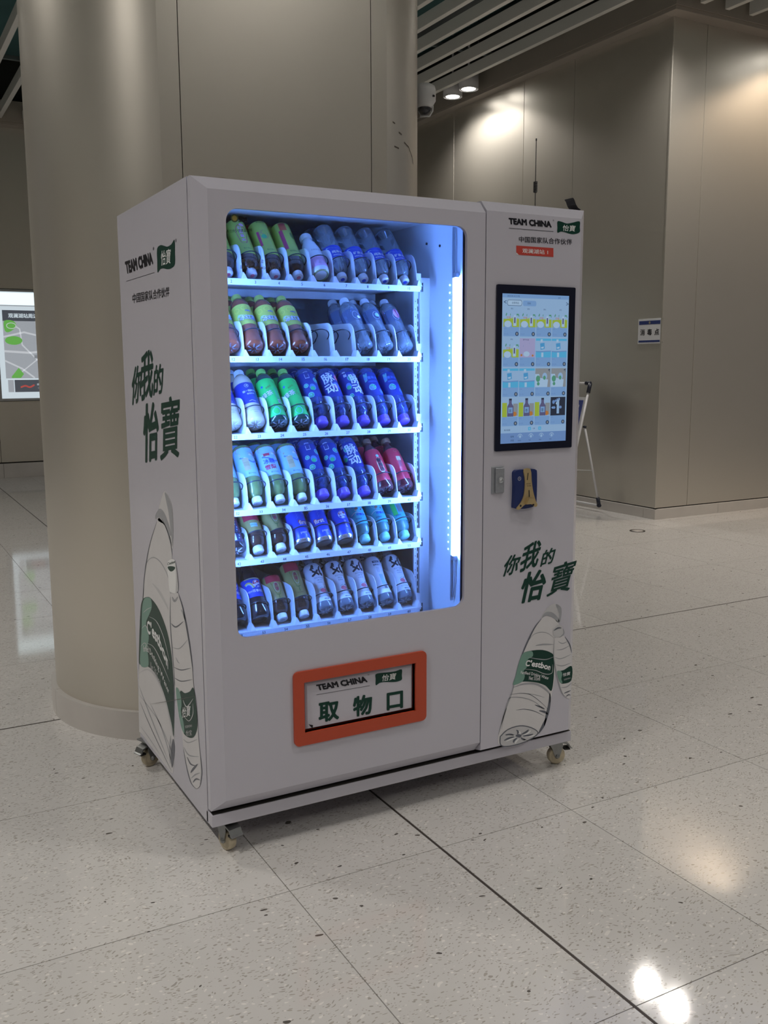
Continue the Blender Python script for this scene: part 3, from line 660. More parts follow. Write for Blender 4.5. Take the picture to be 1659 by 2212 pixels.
blob(a, c7, [(312, 1236), (340, 1242), (368, 1232), (388, 1212), (402, 1300), (410, 1400), (406, 1455), (388, 1490), (360, 1490), (330, 1460), (322, 1380)], GREEN, 6)
blob(a, c7, [(290, 1215), (312, 1236), (322, 1300), (318, 1350), (332, 1400), (338, 1465), (322, 1440), (304, 1350)], GREEN2, 7)
curve(a, c7, [(330, 1280), (352, 1318), (388, 1272)], 2.2, G1, 8); curve(a, c7, [(386, 1300), (386, 1360), (364, 1398), (334, 1370)], 1.6, G1, 8)
a.text('怡寶', c7(324, 1382), c7(370, 1370), c7(327, 1322), PWHITE, 8, 0.01); a.text('饮用纯净水', c7(342, 1440), c7(382, 1432), c7(342, 1424), G1, 8); a.text('怡宝', c7(346, 1482), c7(380, 1478), c7(346, 1452), G1, 8)
a.build('small_bottle_print', body)
MARK = mat('scuff', (0.14, 0.14, 0.13), 0.6, noise=0.3, nscale=60)
a = Art(SIDE); curve(a, c7, [(150, 1303), (230, 1290), (330, 1272), (400, 1258)], 1.2, MARK, 9); a.build('scuff_mark', body)

# front control door: sponsor block, station sticker
FU = FRONT(YD)
a = Art(FU); a.text('TEAM CHINA', c4(264, 246), c4(615, 274), c4(260, 192), INK, bold=0.055); a.line(T(c4, [(263, 278), (630, 306)]), 0.9, INK)
a.text('®', c4(624, 222), c4(636, 223), c4(624, 207), INK); a.text('中国国家队合作伙伴', c4(346, 393), c4(783, 417), c4(346, 344), INK, bold=0.006); a.build('sponsor_lettering', unit)
a = Art(FU); a.poly(smooth_pts(T(c4, [(664, 222), (700, 226), (740, 240), (790, 232), (846, 222), (847, 270), (847, 310), (810, 326), (770, 326), (720, 310), (690, 306), (663, 316), (663, 270)]), 3), GREEN)
a.text('怡寶', c4(703, 300), c4(806, 306), c4(710, 250), PWHITE, bold=0.008); a.build('logo_flag', unit)
a = Art(FU); a.poly(T(c4, [(324, 421), (630, 442), (630, 516), (345, 498), (324, 482)]), mat('red_sticker', (0.52, 0.06, 0.045), 0.35, noise=0.05), 1)
a.text('观澜湖站 1', c4(374, 482), c4(585, 496), c4(374, 444), PWHITE, 2, 0.012); a.poly(T(c4, [(324, 478), (345, 498), (324, 494)]), PWHITE, 3); a.build('station_sticker', unit)
a = Art(FU)
for ch, bl, br, tl, bd in (('你', (165, 888), (272, 862), (208, 742), .024), ('我', (285, 860), (415, 812), (330, 664), .024), ('的', (436, 818), (525, 786), (462, 704), .024), ('怡', (282, 1075), (452, 1040), (330, 856), .030), ('寶', (478, 1026), (640, 976), (536, 802), .015)):
    a.text(ch, c5(*bl), c5(*br), c5(*tl), GREEN, bold=bd)
a.build('slogan_lettering', unit)
a = Art(FU)
blob(a, c5, [(445, 1168), (470, 1122), (506, 1082), (545, 1072), (580, 1090), (586, 1130), (578, 1192), (560, 1200), (520, 1160), (480, 1150)], G1, 1)
blob(a, c5, [(545, 1074), (580, 1092), (586, 1132), (576, 1192), (562, 1196), (568, 1140)], G2, 2); blob(a, c5, [(450, 1168), (474, 1130), (520, 1130), (562, 1168), (566, 1196), (520, 1164), (482, 1152)], G2, 2)
blob(a, c5, [(450, 1172), (482, 1156), (522, 1168), (566, 1204), (556, 1250), (536, 1320), (536, 1450), (540, 1560), (522, 1680), (502, 1770), (482, 1850), (462, 1920), (420, 1975), (330, 2026), (230, 2056), (166, 2050), (145, 2030), (150, 1970), (175, 1880), (205, 1780), (240, 1690), (266, 1600), (286, 1500), (312, 1420), (350, 1330), (400, 1232)], G0, 1, 3)
for P, wd, m in (([(446, 1175), (400, 1235), (352, 1330), (312, 1425), (290, 1490)], 3.0, G3), ([(405, 1360), (460, 1352), (530, 1352)], 3.6, G2), ([(355, 1330), (390, 1285), (440, 1268), (490, 1275), (535, 1310)], 1.6, G2), ([(266, 1600), (240, 1690), (205, 1780), (175, 1880), (150, 1975)], 3.2, G2), ([(228, 1700), (300, 1690), (370, 1700), (440, 1750), (490, 1800)], 1.4, G3), ([(215, 1735), (240, 1718), (320, 1722), (400, 1750), (470, 1810)], 2.2, G2),
                 ([(270, 1806), (330, 1800), (400, 1815), (470, 1850)], 1.6, G3), ([(330, 1690), (400, 1700), (470, 1720)], 1.6, G2), ([(250, 1650), (330, 1625), (420, 1630), (500, 1690), (505, 1760)], 4.5, G2), ([(505, 1690), (500, 1770), (482, 1850), (465, 1915)], 6.0, G3), ([(205, 1790), (180, 1880), (170, 1940)], 4, G1), ([(480, 1860), (460, 1910), (425, 1970)], 6, G3), ([(430, 1810), (470, 1820), (490, 1836)], 5, G3), ([(400, 1770), (440, 1785), (470, 1800)], 3.5, G3)):
    curve(a, c5, P, wd, m, 2)
# patterned bottle base
pts = [(160, 1990), (215, 1940), (300, 1915), (380, 1930), (420, 1968), (340, 2022), (230, 2054), (166, 2048)]
blob(a, c5, pts, G1, 3)
for k in range(7):
    t = k * 2 * PI / 7; cx_, cy_ = 285, 1985
    q = [(cx_ + 30 * math.cos(t), cy_ + 12 * math.sin(t)), (cx_ + 70 * math.cos(t + .2), cy_ + 32 * math.sin(t + .2) - 10 * math.cos(t)), (cx_ + 105 * math.cos(t + .1), cy_ + 46 * math.sin(t + .1) - 18 * math.cos(t))]
    curve(a, c5, q, 4.0, G3, 4); curve(a, c5, [(x + 14, y + 6) for x, y in q], 2.6, PWHITE, 4)
curve(a, c5, pts + [pts[0]], 2.0, G3, 4, False); blob(a, c5, [(265, 1985), (285, 1972), (308, 1980), (295, 1996)], G3, 5)
a.build('bottle_print', unit)
a = Art(FU)
blob(a, c5, [(282, 1505), (300, 1448), (322, 1410), (380, 1394), (452, 1390), (510, 1408), (532, 1440), (532, 1560), (522, 1652), (508, 1672), (472, 1636), (402, 1614), (312, 1610), (250, 1632), (264, 1580)], GREEN, 3)
blob(a, c5, [(282, 1505), (300, 1448), (322, 1410), (378, 1398), (386, 1432), (352, 1456), (346, 1506), (322, 1536), (330, 1570), (312, 1610), (250, 1632), (264, 1580)], GREEN2, 4)
curve(a, c5, [(350, 1440), (420, 1452), (480, 1455), (532, 1436)], 1.8, G2, 5); curve(a, c5, [(320, 1522), (400, 1530), (470, 1556), (518, 1548), (522, 1490)], 1.4, G1, 5)
along(a, c5, "C'estbon", smooth_pts([(332, 1502), (390, 1506), (450, 1518), (503, 1532)], 8, closed=False), (10, -44), PWHITE, 6, 0.035)
along(a, c5, 'Purified Drinking Water', smooth_pts([(300, 1562), (370, 1570), (430, 1584), (492, 1602)], 8, closed=False), (4, -28), PWHITE, 6, 0.008)
a.text('Net 555ml', c5(358, 1596), c5(434, 1602), c5(360, 1570), PWHITE, 6, 0.005); a.build('bottle_label_print', unit)
a = Art(FU)
blob(a, c5, [(525, 1262), (540, 1232), (562, 1215), (588, 1228), (598, 1275), (566, 1302), (534, 1296)], G1, 4); curve(a, c5, [(530, 1256), (560, 1238), (584, 1238)], 3.5, G3, 5); curve(a, c5, [(594, 1240), (600, 1275), (575, 1300)], 3, G2, 5)
blob(a, c5, [(536, 1310), (530, 1420), (545, 1530), (570, 1630), (592, 1695), (620, 1722), (646, 1716), (650, 1600), (655, 1410), (640, 1352), (604, 1292), (570, 1304)], G0, 4, 3)
for P, wd, m in (([(536, 1315), (530, 1420), (545, 1530), (572, 1640), (594, 1695), (622, 1722)], 2.2, G2), ([(606, 1296), (640, 1352), (654, 1410)], 2.6, G3), ([(560, 1330), (590, 1345), (625, 1330)], 2, G2), ([(548, 1390), (590, 1385), (640, 1360)], 2, G2), ([(536, 1440), (580, 1450), (650, 1420)], 2.0, G2), ([(545, 1490), (590, 1500), (650, 1478)], 2, G2), ([(580, 1650), (620, 1645), (650, 1620)], 2.4, G2), ([(600, 1690), (625, 1680), (648, 1670)], 2.6, G3), ([(615, 1712), (632, 1700), (646, 1702)], 2.5, G3)):
    curve(a, c5, P, wd, m, 5)
blob(a, c5, [(556, 1545), (600, 1528), (655, 1502), (652, 1598), (604, 1622), (572, 1612)], GREEN, 6); blob(a, c5, [(552, 1540), (580, 1536), (588, 1560), (582, 1590), (590, 1616), (570, 1610)], GREEN2, 7)
a.text('怡寶', c5(592, 1574), c5(642, 1562), c5(594, 1550), PWHITE, 8, 0.01); a.text('饮用纯净水', c5(600, 1602), c5(646, 1588), c5(600, 1590), G1, 8); a.build('small_bottle_print', unit)
# pick-up flap lettering
a = Art(FRONT(YD + 0.0045)); a.text('TEAM CHINA', c3f(398, 516), c3f(895, 430), c3f(378, 456), INK, bold=0.055); a.line(T(c3f, [(384, 557), (915, 466)]), 0.7, INK)
a.text('®', c3f(893, 365), c3f(912, 362), c3f(893, 352), INK); a.build('sponsor_lettering', flap)
a = Art(FRONT(YD + 0.0045)); a.poly(smooth_pts(T(c3f, [(974, 352), (1030, 338), (1100, 332), (1170, 322), (1233, 303), (1234, 360), (1234, 404), (1190, 425), (1140, 430), (1060, 430), (1010, 440), (975, 462), (974, 400)]), 3), GREEN)
a.text('怡寶', c3f(1032, 424), c3f(1170, 402), c3f(1042, 358), PWHITE, bold=0.008); a.build('logo_flag', flap)
for ch, bl, br, tl in (('取', (405, 838), (610, 800), (405, 640)), ('物', (748, 782), (938, 745), (748, 578)), ('口', (1083, 714), (1246, 686), (1083, 540))):
    a = Art(FRONT(YD + 0.0045)); a.text(ch, c3f(*bl), c3f(*br), c3f(*tl), GREEN, bold=0.036); a.build('character', flap)
a = Art(FRONT(YD + 0.0045)); a.poly(T(c3f, [(305, 850), (350, 858), (345, 892)]), INK, 2); a.build('torn_corner', flap)

# ---- touch screen
BEZ = mat('screen_bezel_black', (0.010, 0.012, 0.028), 0.12, noise=0.05)
SX0, SX1, SZ0, SZ1 = 0.9505, 1.2585, 1.141, 1.656
scr = MB().prism(rrect(SX0, SX1, SZ0, SZ1, 0.004, 3), YD - 0.006, YD + 0.005, lambda a, b, h: (a, h, b), BEZ).build('touch_screen', None, vm)
DX0, DX1, DZ0, DZ1 = 0.9700, 1.2318, 1.1645, 1.6290
def em(name, c, s=0.62): return mat('screen_' + name, (0.02, 0.02, 0.02), 0.25, emit=s, ecol=c, noise=0.02)
SB = em('blue', (0.22, 0.42, 0.78)); SB2 = em('pale', (0.34, 0.55, 0.85)); SB3 = em('panel', (0.17, 0.32, 0.66)); SW = em('white', (0.45, 0.66, 0.92)); SLIME = em('lime', (0.40, 0.55, 0.06)); SCY = em('cyan', (0.10, 0.50, 0.85)); SCY2 = em('sea', (0.08, 0.38, 0.75))
SPINK = em('pink', (0.42, 0.42, 0.72)); SK = em('ink', (0.03, 0.07, 0.16)); SGR = em('green', (0.10, 0.36, 0.24)); STAN = em('tan', (0.30, 0.34, 0.38)); SORG = em('orange', (0.55, 0.22, 0.05)); SDK = em('dark', (0.02, 0.03, 0.06)); SVIO = em('violet', (0.12, 0.12, 0.26))
DY = YD - 0.0061
def disp(a, b, L): return (DX0 + a * (DX1 - DX0), DY - 0.0002 - 0.00015 * L, DZ1 - b * (DZ1 - DZ0))
a = Art(disp); a.rect(0, 1, 0, 1, SB2, 0); a.rect(0, 1, 0, 0.026, SB, 1); a.rect(0, 1, 0.93, 1, SB3, 1); a.rect(0, 1, 0.885, 0.93, SB2, 1); a.build('display', scr)
class DArt(Art):
    def t(s, tx, u, v, h, m, layer=4, bold=0.0, width=None):
        V, F, asp = text2d(tx, bold); hh = h; Wd = width or h * asp * (DZ1 - DZ0) / (DX1 - DX0)
        s.mb.add([s.fn(u + x * Wd, v - y * hh, layer + w_) for x, y, w_ in V], F, m); return s
a = DArt(disp)
a.t('2023-04-16 21:52', 0.07, 0.020, 0.010, SK); a.t('信号', 0.83, 0.022, 0.010, SK); a.t('<', 0.02, 0.066, 0.022, SK); a.t('>', 0.955, 0.066, 0.022, SK)
a.mb.add([disp(x, z, 2) for x, z in rrect(0.07, 0.285, 0.040, 0.078, 0.018, 4)], [tuple(range(20))], SK); a.mb.add([disp(x, z, 3) for x, z in rrect(0.074, 0.281, 0.0425, 0.0755, 0.016, 4)], [tuple(range(20))], SW)
a.mb.add([disp(x, z, 2) for x, z in rrect(0.30, 0.50, 0.042, 0.078, 0.018, 4)], [tuple(range(20))], SB)
a.t('全部商品', 0.135, 0.066, 0.014, SK); a.t('饮料', 0.365, 0.067, 0.014, SK)
a.t('联系客服', 0.05, 0.915, 0.012, SK); a.t('购物', 0.145, 0.962, 0.014, SK); a.t('流程', 0.145, 0.988, 0.014, SK)
for u in (0.41, 0.565): a.mb.add([disp(x, z, 2) for x, z in rrect(u, u + 0.045, 0.893, 0.916, 0.006, 3)], [tuple(range(16))], SCY)
a.t('<', 0.423, 0.911, 0.012, SW); a.t('>', 0.578, 0.911, 0.012, SW); a.t('1/4', 0.485, 0.909, 0.010, SK)
for k, u in enumerate((0.29, 0.455, 0.615, 0.775)):
    a.ring(u, 0.957, 0.036, 0.019, 0.004, SW, 3, 16, PI, 2 * PI); a.disc(u, 0.957, 0.017, 0.010, SB2, 3); a.t('选商品 付款 取货 完成'.split()[k], u - 0.035, 0.988, 0.009, SK)
a.build('screen_lettering', scr)
R0 = [0.090, 0.292, 0.494, 0.692]; kinds = ['LLLL', 'LPBB', 'BBGG', 'YYYD']
for r in range(4):
    for c in range(4):
        u0_, u1_ = 0.018 + 0.2435 * c, 0.018 + 0.2435 * c + 0.2315; v0, v1 = R0[r], R0[r] + 0.190; vm_ = v0 + 0.128; k = kinds[r][c]
        q = DArt(disp); uw = u1_ - u0_
        U = lambda x: u0_ + uw * x
        Vv = lambda y: v0 + (vm_ - v0) * y
        q.mb.add([disp(x, z, 1) for x, z in rrect(u0_, u1_, v0, v1, 0.008, 3)], [tuple(range(16))], SB)
        if k == 'L':
            q.rect(U(0), U(1), Vv(0), Vv(0.58), SB2, 2); q.poly([(U(x), Vv(y)) for x, y in ((0, .6), (.35, .58), (.6, .5), (1, .56), (1, 1), (.55, 1), (.52, .8), (.3, .7), (.05, .78), (.06, 1), (0, 1))], SLIME, 2)
            q.poly([(U(x), Vv(y)) for x, y in ((.62, .95), (.62, .5), (.68, .38), (.76, .38), (.82, .5), (.82, .95))], SW, 3); q.rect(U(.67), U(.76), Vv(.5), Vv(.8), SVIO, 4); q.disc(U(.28), Vv(.85), uw * .22, .022, SW, 3)
            q.line([(U(.15), Vv(.42)), (U(.21), Vv(.30))], 0.012, SGR, 3); q.line([(U(.42), Vv(.42)), (U(.44), Vv(.32))], 0.008, SGR, 3); q.line([(U(.82), Vv(.36)), (U(.95), Vv(.36)), (U(.98), Vv(.46))], 0.010, SGR, 3); q.t('柠檬', U(.2), Vv(.58), .016, SORG); q.t('茶饮', U(.45), Vv(.10), .010, SK)
        elif k == 'P':
            q.rect(U(0), U(1), Vv(0), Vv(1), SPINK, 2); q.t('桃气乌龙', U(.2), Vv(.12), .012, SK); q.disc(U(.45), Vv(.82), uw * .2, .018, SW, 3); q.disc(U(.12), Vv(.88), uw * .06, .008, SORG, 3); q.disc(U(.85), Vv(.9), uw * .06, .007, SORG, 3); q.t('i', U(.22), Vv(.45), .014, SB3); q.t('i', U(.62), Vv(.3), .012, SB3)
        elif k == 'B':
            q.rect(U(0), U(1), Vv(0), Vv(.66), SCY, 2); q.rect(U(0), U(1), Vv(.12), Vv(.66), SB2, 3); q.rect(U(0), U(1), Vv(.66), Vv(1), SCY, 3); q.rect(U(.3), U(.44), Vv(.04), Vv(.18), SW, 4)
            q.poly([(U(x), Vv(y)) for x, y in ((.27, .26), (.56, .22), (.58, .54), (.31, .60))], SCY2, 4); q.poly([(U(x), Vv(y)) for x, y in ((.32, .46), (.52, .42), (.5, .52), (.36, .54))], SW, 5); q.line([(U(0), Vv(.68)), (U(.3), Vv(.70)), (U(.7), Vv(.67)), (U(1), Vv(.66))], 0.006, SB3, 4); q.rect(U(.36), U(.5), Vv(.74), Vv(.98), SW, 4)
        elif k == 'G':
            q.rect(U(0), U(1), Vv(0), Vv(1), STAN, 2); q.poly([(U(x), Vv(y)) for x, y in ((0, .3), (.25, .3), (.3, .5), (.85, .6), (.8, 1), (0, 1))], SW, 3); q.disc(U(.18), Vv(.55), uw * .14, .022, SGR, 4); q.disc(U(.62), Vv(.42), uw * .16, .024, SB2, 4); q.disc(U(.6), Vv(.5), uw * .09, .014, SGR, 5); q.disc(U(.2), Vv(.82), uw * .09, .012, SGR, 4); q.line([(U(.85), Vv(.1)), (U(.95), Vv(.05)), (U(.93), Vv(.18))], 0.008, SK, 4)
        elif k == 'Y':
            q.rect(U(0), U(1), Vv(0), Vv(1), SB2, 2); q.rect(U(0), U(.3), Vv(.25), Vv(1), SLIME, 3); q.rect(U(.7), U(1), Vv(.3), Vv(.95), STAN, 3); q.disc(U(.8), Vv(.85), uw * .12, .016, SORG, 4)
            q.poly([(U(x), Vv(y)) for x, y in ((.32, .98), (.32, .45), (.42, .28), (.42, .1), (.6, .1), (.6, .28), (.72, .45), (.72, .98))], SVIO, 5); q.rect(U(.42), U(.60), Vv(.03), Vv(.12), SDK, 6); q.rect(U(.38), U(.66), Vv(.5), Vv(.8), SB, 6); q.t('茶', U(.42), Vv(.76), .022, SDK, 7)
        else:
            q.rect(U(0), U(1), Vv(0), Vv(1), SDK, 2)
            for j in range(9): q.disc(U(random.uniform(.1, .9)), Vv(random.uniform(.08, .92)), uw * random.uniform(.04, .12), random.uniform(.006, .014), random.choice([SB, SW, SB3]), 3)
            q.rect(U(.42), U(.58), Vv(.15), Vv(.9), SB2, 4)
        q.t('商品', U(.04), vm_ + .016, .010, SB3); q.t('¥%d.00' % (3 + (r + c) % 3), U(.04), v1 - .010, .011, SB3); q.disc(U(.86), v1 - .017, uw * .11, .0140, SK, 3); q.disc(U(.86), v1 - .017, uw * .055, .008, STAN, 4)
        q.build('product_tile', scr)

# ---- lock and card reader
LOCKM = mat('lock_steel', (0.36, 0.38, 0.42), 0.4, 0.6, noise=0.1, nscale=120)
lk = MB().box(0.941, 0.987, YD - 0.003, YD + 0.004, 1.006, 1.093, LOCKM, bev=0.0015).build('lock_plate', None, vm)
MB().box(0.953, 0.986, YD - 0.009, YD - 0.003, 1.009, 1.089, LOCKM, bev=0.002).build('pull_handle', None, lk)
MB().lathe([(0, 0), (0.0095, 0), (0.0095, 0.003), (0.0075, 0.004), (0.0075, 0.0025), (0.004, 0.0025), (0.004, 0.004), (0, 0.004)], 20, ALU, Matrix.Translation((0.971, YD - 0.009, 1.050)) @ Matrix.Rotation(PI / 2, 4, 'X')).build('key_cylinder', None, lk)
NAVY = mat('reader_navy', (0.010, 0.024, 0.12), 0.28, noise=0.05); GOLD = mat('reader_gold', (0.55, 0.42, 0.22), 0.32, 0.55, noise=0.05)
rd = MB().prism(smooth_pts([(1.026, 0.955), (1.066, 0.952), (1.105, 0.958), (1.110, 0.966), (1.110, 1.062), (1.104, 1.076), (1.090, 1.079), (1.040, 1.079), (1.026, 1.076), (1.021, 1.066), (1.023, 1.030), (1.022, 0.985), (1.021, 0.962)], 3), YD - 0.016, YD, lambda a, b, h: (a, h, b), NAVY).build('card_reader', None, vm)
gp = smooth_pts([(1.054, 1.0795), (1.080, 1.0795), (1.086, 1.040), (1.093, 1.005), (1.104, 0.975), (1.111, 0.962), (1.103, 0.955), (1.085, 0.966), (1.062, 0.966), (1.046, 0.956), (1.034, 0.951), (1.028, 0.957), (1.044, 0.972), (1.056, 0.996), (1.060, 1.030), (1.058, 1.055)], 3)
MB().prism(gp, YD - 0.020, YD - 0.015, lambda a, b, h: (a, h, b), GOLD).build('gold_bracket', None, rd)
MB().prism([(1.060, 0.968), (1.098, 0.968), (1.086, 0.986), (1.068, 0.988)], YD - 0.032, YD - 0.018, lambda a, b, h: (a, h, b), GOLD).build('gold_lip', None, rd)
for q in ([(1.0665, 1.045), (1.0690, 1.045), (1.0720, 1.068), (1.0690, 1.068)], [(1.075, 0.990), (1.079, 0.990), (1.077, 1.012), (1.074, 1.012)]): MB().prism(q, YD - 0.0205, YD - 0.0195, lambda a, b, h: (a, h, b), BLACKM).build('slot_mark', None, rd)
for x in (1.043, 1.094): MB().lathe([(0, 0), (0.0035, 0), (0.0035, 0.001), (0, 0.001)], 12, BLACKM, Matrix.Translation((x, YD - 0.020, 0.9635)) @ Matrix.Rotation(PI / 2, 4, 'X')).build('screw', None, rd)
a = Art(lambda a, b, L: (a, YD - 0.0161 - 0.0002 * L, b)); a.ring(1.0395, 1.051, 0.0065, 0.0065, 0.0014, G1); a.textbox('n', 1.0395, 1.051, 0.005, G1); a.build('reader_mark', rd)
a = Art(lambda a, b, L: (a, YD - 0.0201 - 0.0002 * L, b)); a.textbox('刷卡支付', 1.0735, 1.033, 0.0042, INK); a.textbox('TG-2000', 1.0745, 1.026, 0.0034, INK); a.build('reader_lettering', rd)

# ---- castors
STEEL = mat('zinc_steel', (0.30, 0.31, 0.31), 0.35, 0.85, noise=0.15, nscale=60); CREAM = mat('cream_nylon_wheel', (0.52, 0.45, 0.32), 0.5, noise=0.25, nscale=50); RUBB = mat('black_rubber', (0.015, 0.015, 0.015), 0.6, noise=0.2)
RY = Matrix.Rotation(PI / 2, 4, 'X')
def castor(x, y, ang):
    c = MB().box(-0.035, 0.045, -0.032, 0.032, 0.096, 0.101, STEEL, bev=0.001).lathe([(0.026, 0.084), (0.028, 0.096), (0.0, 0.096)], 20, STEEL)
    for s in (-1, 1):
        c.prism([(-0.022, 0.088), (0.03, 0.088), (0.034, 0.070), (0.022, 0.030), (0.012, 0.026), (0.004, 0.032), (-0.006, 0.06)], s * 0.0185, s * 0.0165, lambda a, b, h: (a, h, b), STEEL)
    c.box(-0.02, 0.03, -0.0185, 0.0185, 0.084, 0.088, STEEL)
    c = c.build('castor', None, vm); c.location = (x, y, 0); c.rotation_euler.z = ang
    MB().lathe([(0.0, -0.013), (0.020, -0.013), (0.022, -0.011), (0.026, -0.013), (0.0305, -0.011), (0.032, -0.006), (0.032, 0.006), (0.0305, 0.011), (0.026, 0.013), (0.022, 0.011), (0.020, 0.013), (0, 0.013)], 32, CREAM, Matrix.Translation((0.014, 0, 0.032)) @ RY).build('wheel', None, c)
    MB().lathe([(0, -0.025), (0.005, -0.025), (0.006, -0.021), (0.009, -0.020), (0.009, -0.018), (0.009, 0.018), (0.006, 0.022), (0, 0.022)], 12, STEEL, Matrix.Translation((0.014, 0, 0.032)) @ RY).build('axle_bolt', None, c)
    p = [(0.026, 0.082), (0.052, 0.074), (0.060, 0.060), (0.068, 0.057), (0.069, 0.060), (0.063, 0.063), (0.055, 0.078), (0.03, 0.087)]
    MB().prism(p, -0.020, 0.020, lambda a, b, h: (a, h, b), STEEL).build('brake_pedal', None, c)
    MB().box(0.040, 0.062, -0.016, 0.016, 0.052, 0.058, RUBB, bev=0.001).build('brake_pad', None, c)
w1, w2, w3 = un((492, 1833), 2, 0.0), un((325, 1653), 2, 0.0), un((1200, 1648), 2, 0.0)
def put(wp, ang, dx=0.014): castor(wp.x - dx * math.cos(ang), wp.y - dx * math.sin(ang), ang)
put(w1, -PI / 2 + 0.25); put(w2, PI + 0.35); put(w3, -0.30); castor(W - 0.07, D - 0.08, 0.4)

# ================================================================== DRINKS
def rprof(prof, v):
    for (r0_, z0_), (r1_, z1_) in zip(prof, prof[1:]):
        if z0_ <= v <= z1_ and z1_ > z0_: return r0_ + (r1_ - r0_) * (v - z0_) / (z1_ - z0_)
    return prof[-1][0]
def cm(name, c, rough=0.3, **k): return mat('drink_' + name, c, rough, noise=0.04, nscale=60, **k)
CAPW = cm('cap_white', (0.78, 0.79, 0.80)); SILV = mat('can_silver', (0.70, 0.71, 0.72), 0.25, 0.9, noise=0.03)
PET = clear('pet_clear', (0.84, 0.90, 0.96), 0.04, 0.24, (0.70, 0.80, 0.9))
PETB = clear('pet_blue', (0.55, 0.64, 0.95), 0.04, 0.30, (0.13, 0.20, 0.66))
LQ_TEA = clear('liquid_brown', (0.42, 0.22, 0.12), 0.05, 0.55, (0.11, 0.055, 0.035)); LQ_RED = clear('liquid_orange', (0.6, 0.25, 0.12), 0.05, 0.7, (0.34, 0.085, 0.04)); LQ_PALE = clear('liquid_pale_green', (0.6, 0.75, 0.35), 0.05, 0.6, (0.30, 0.40, 0.13))
LQ_COLA = clear('liquid_cola', (0.10, 0.05, 0.03), 0.04, 0.85, (0.022, 0.014, 0.014)); LQ_MILK = cm('milk_tea', (0.55, 0.46, 0.33), 0.2); LQ_DARK = clear('liquid_dark_green', (0.05, 0.12, 0.08), 0.05, 0.85, (0.02, 0.05, 0.04)); LQ_PLUM = clear('liquid_plum', (0.2, 0.03, 0.03), 0.05, 0.8, (0.10, 0.02, 0.025))
LIME = cm('lime_label', (0.38, 0.47, 0.07)); LIMED = cm('lime_dark', (0.10, 0.17, 0.03)); MAG = cm('magenta', (0.42, 0.03, 0.10)); ORA = cm('orange_red', (0.50, 0.09, 0.03)); BLUE = cm('royal_blue', (0.03, 0.06, 0.50)); NAVYL = cm('navy_label', (0.02, 0.03, 0.22)); SKY = cm('sky', (0.35, 0.60, 0.80))
LEMON = cm('lemon', (0.45, 0.50, 0.08)); GRN = cm('bright_green', (0.03, 0.50, 0.09)); CAPG = cm('cap_green', (0.25, 0.55, 0.10)); CAPY = cm('cap_lime', (0.42, 0.52, 0.12)); VIO = cm('violet_cap', (0.22, 0.12, 0.75)); PINKC = cm('pink', (0.75, 0.40, 0.62)); RED = cm('red_label', (0.48, 0.03, 0.05)); SAND = cm('sand', (0.55, 0.48, 0.25)); GOLDL = cm('gold_label', (0.36, 0.31, 0.10)); BRN = cm('brown_cap', (0.25, 0.14, 0.08)); TEAL = cm('teal_label', (0.08, 0.50, 0.55)); AQUA = cm('aqua_cap', (0.30, 0.72, 0.72)); COLAB = cm('cola_blue', (0.03, 0.07, 0.52)); WHT = cm('white_label', (0.76, 0.77, 0.78)); BLK = cm('black_ink', (0.015, 0.015, 0.02)); LIMEC = cm('lime_fruit', (0.05, 0.42, 0.16)); BLUEF = cm('blue_fruit', (0.12, 0.22, 0.62)); MINT = cm('mint', (0.16, 0.45, 0.42)); PEACH = cm('peach', (0.70, 0.16, 0.20)); GREY = cm('grey_cap', (0.22, 0.22, 0.24)); YEL = cm('yellow', (0.65, 0.60, 0.10)); GOLDB = cm('pale_gold', (0.45, 0.48, 0.25), 0.25, metal=0.5)

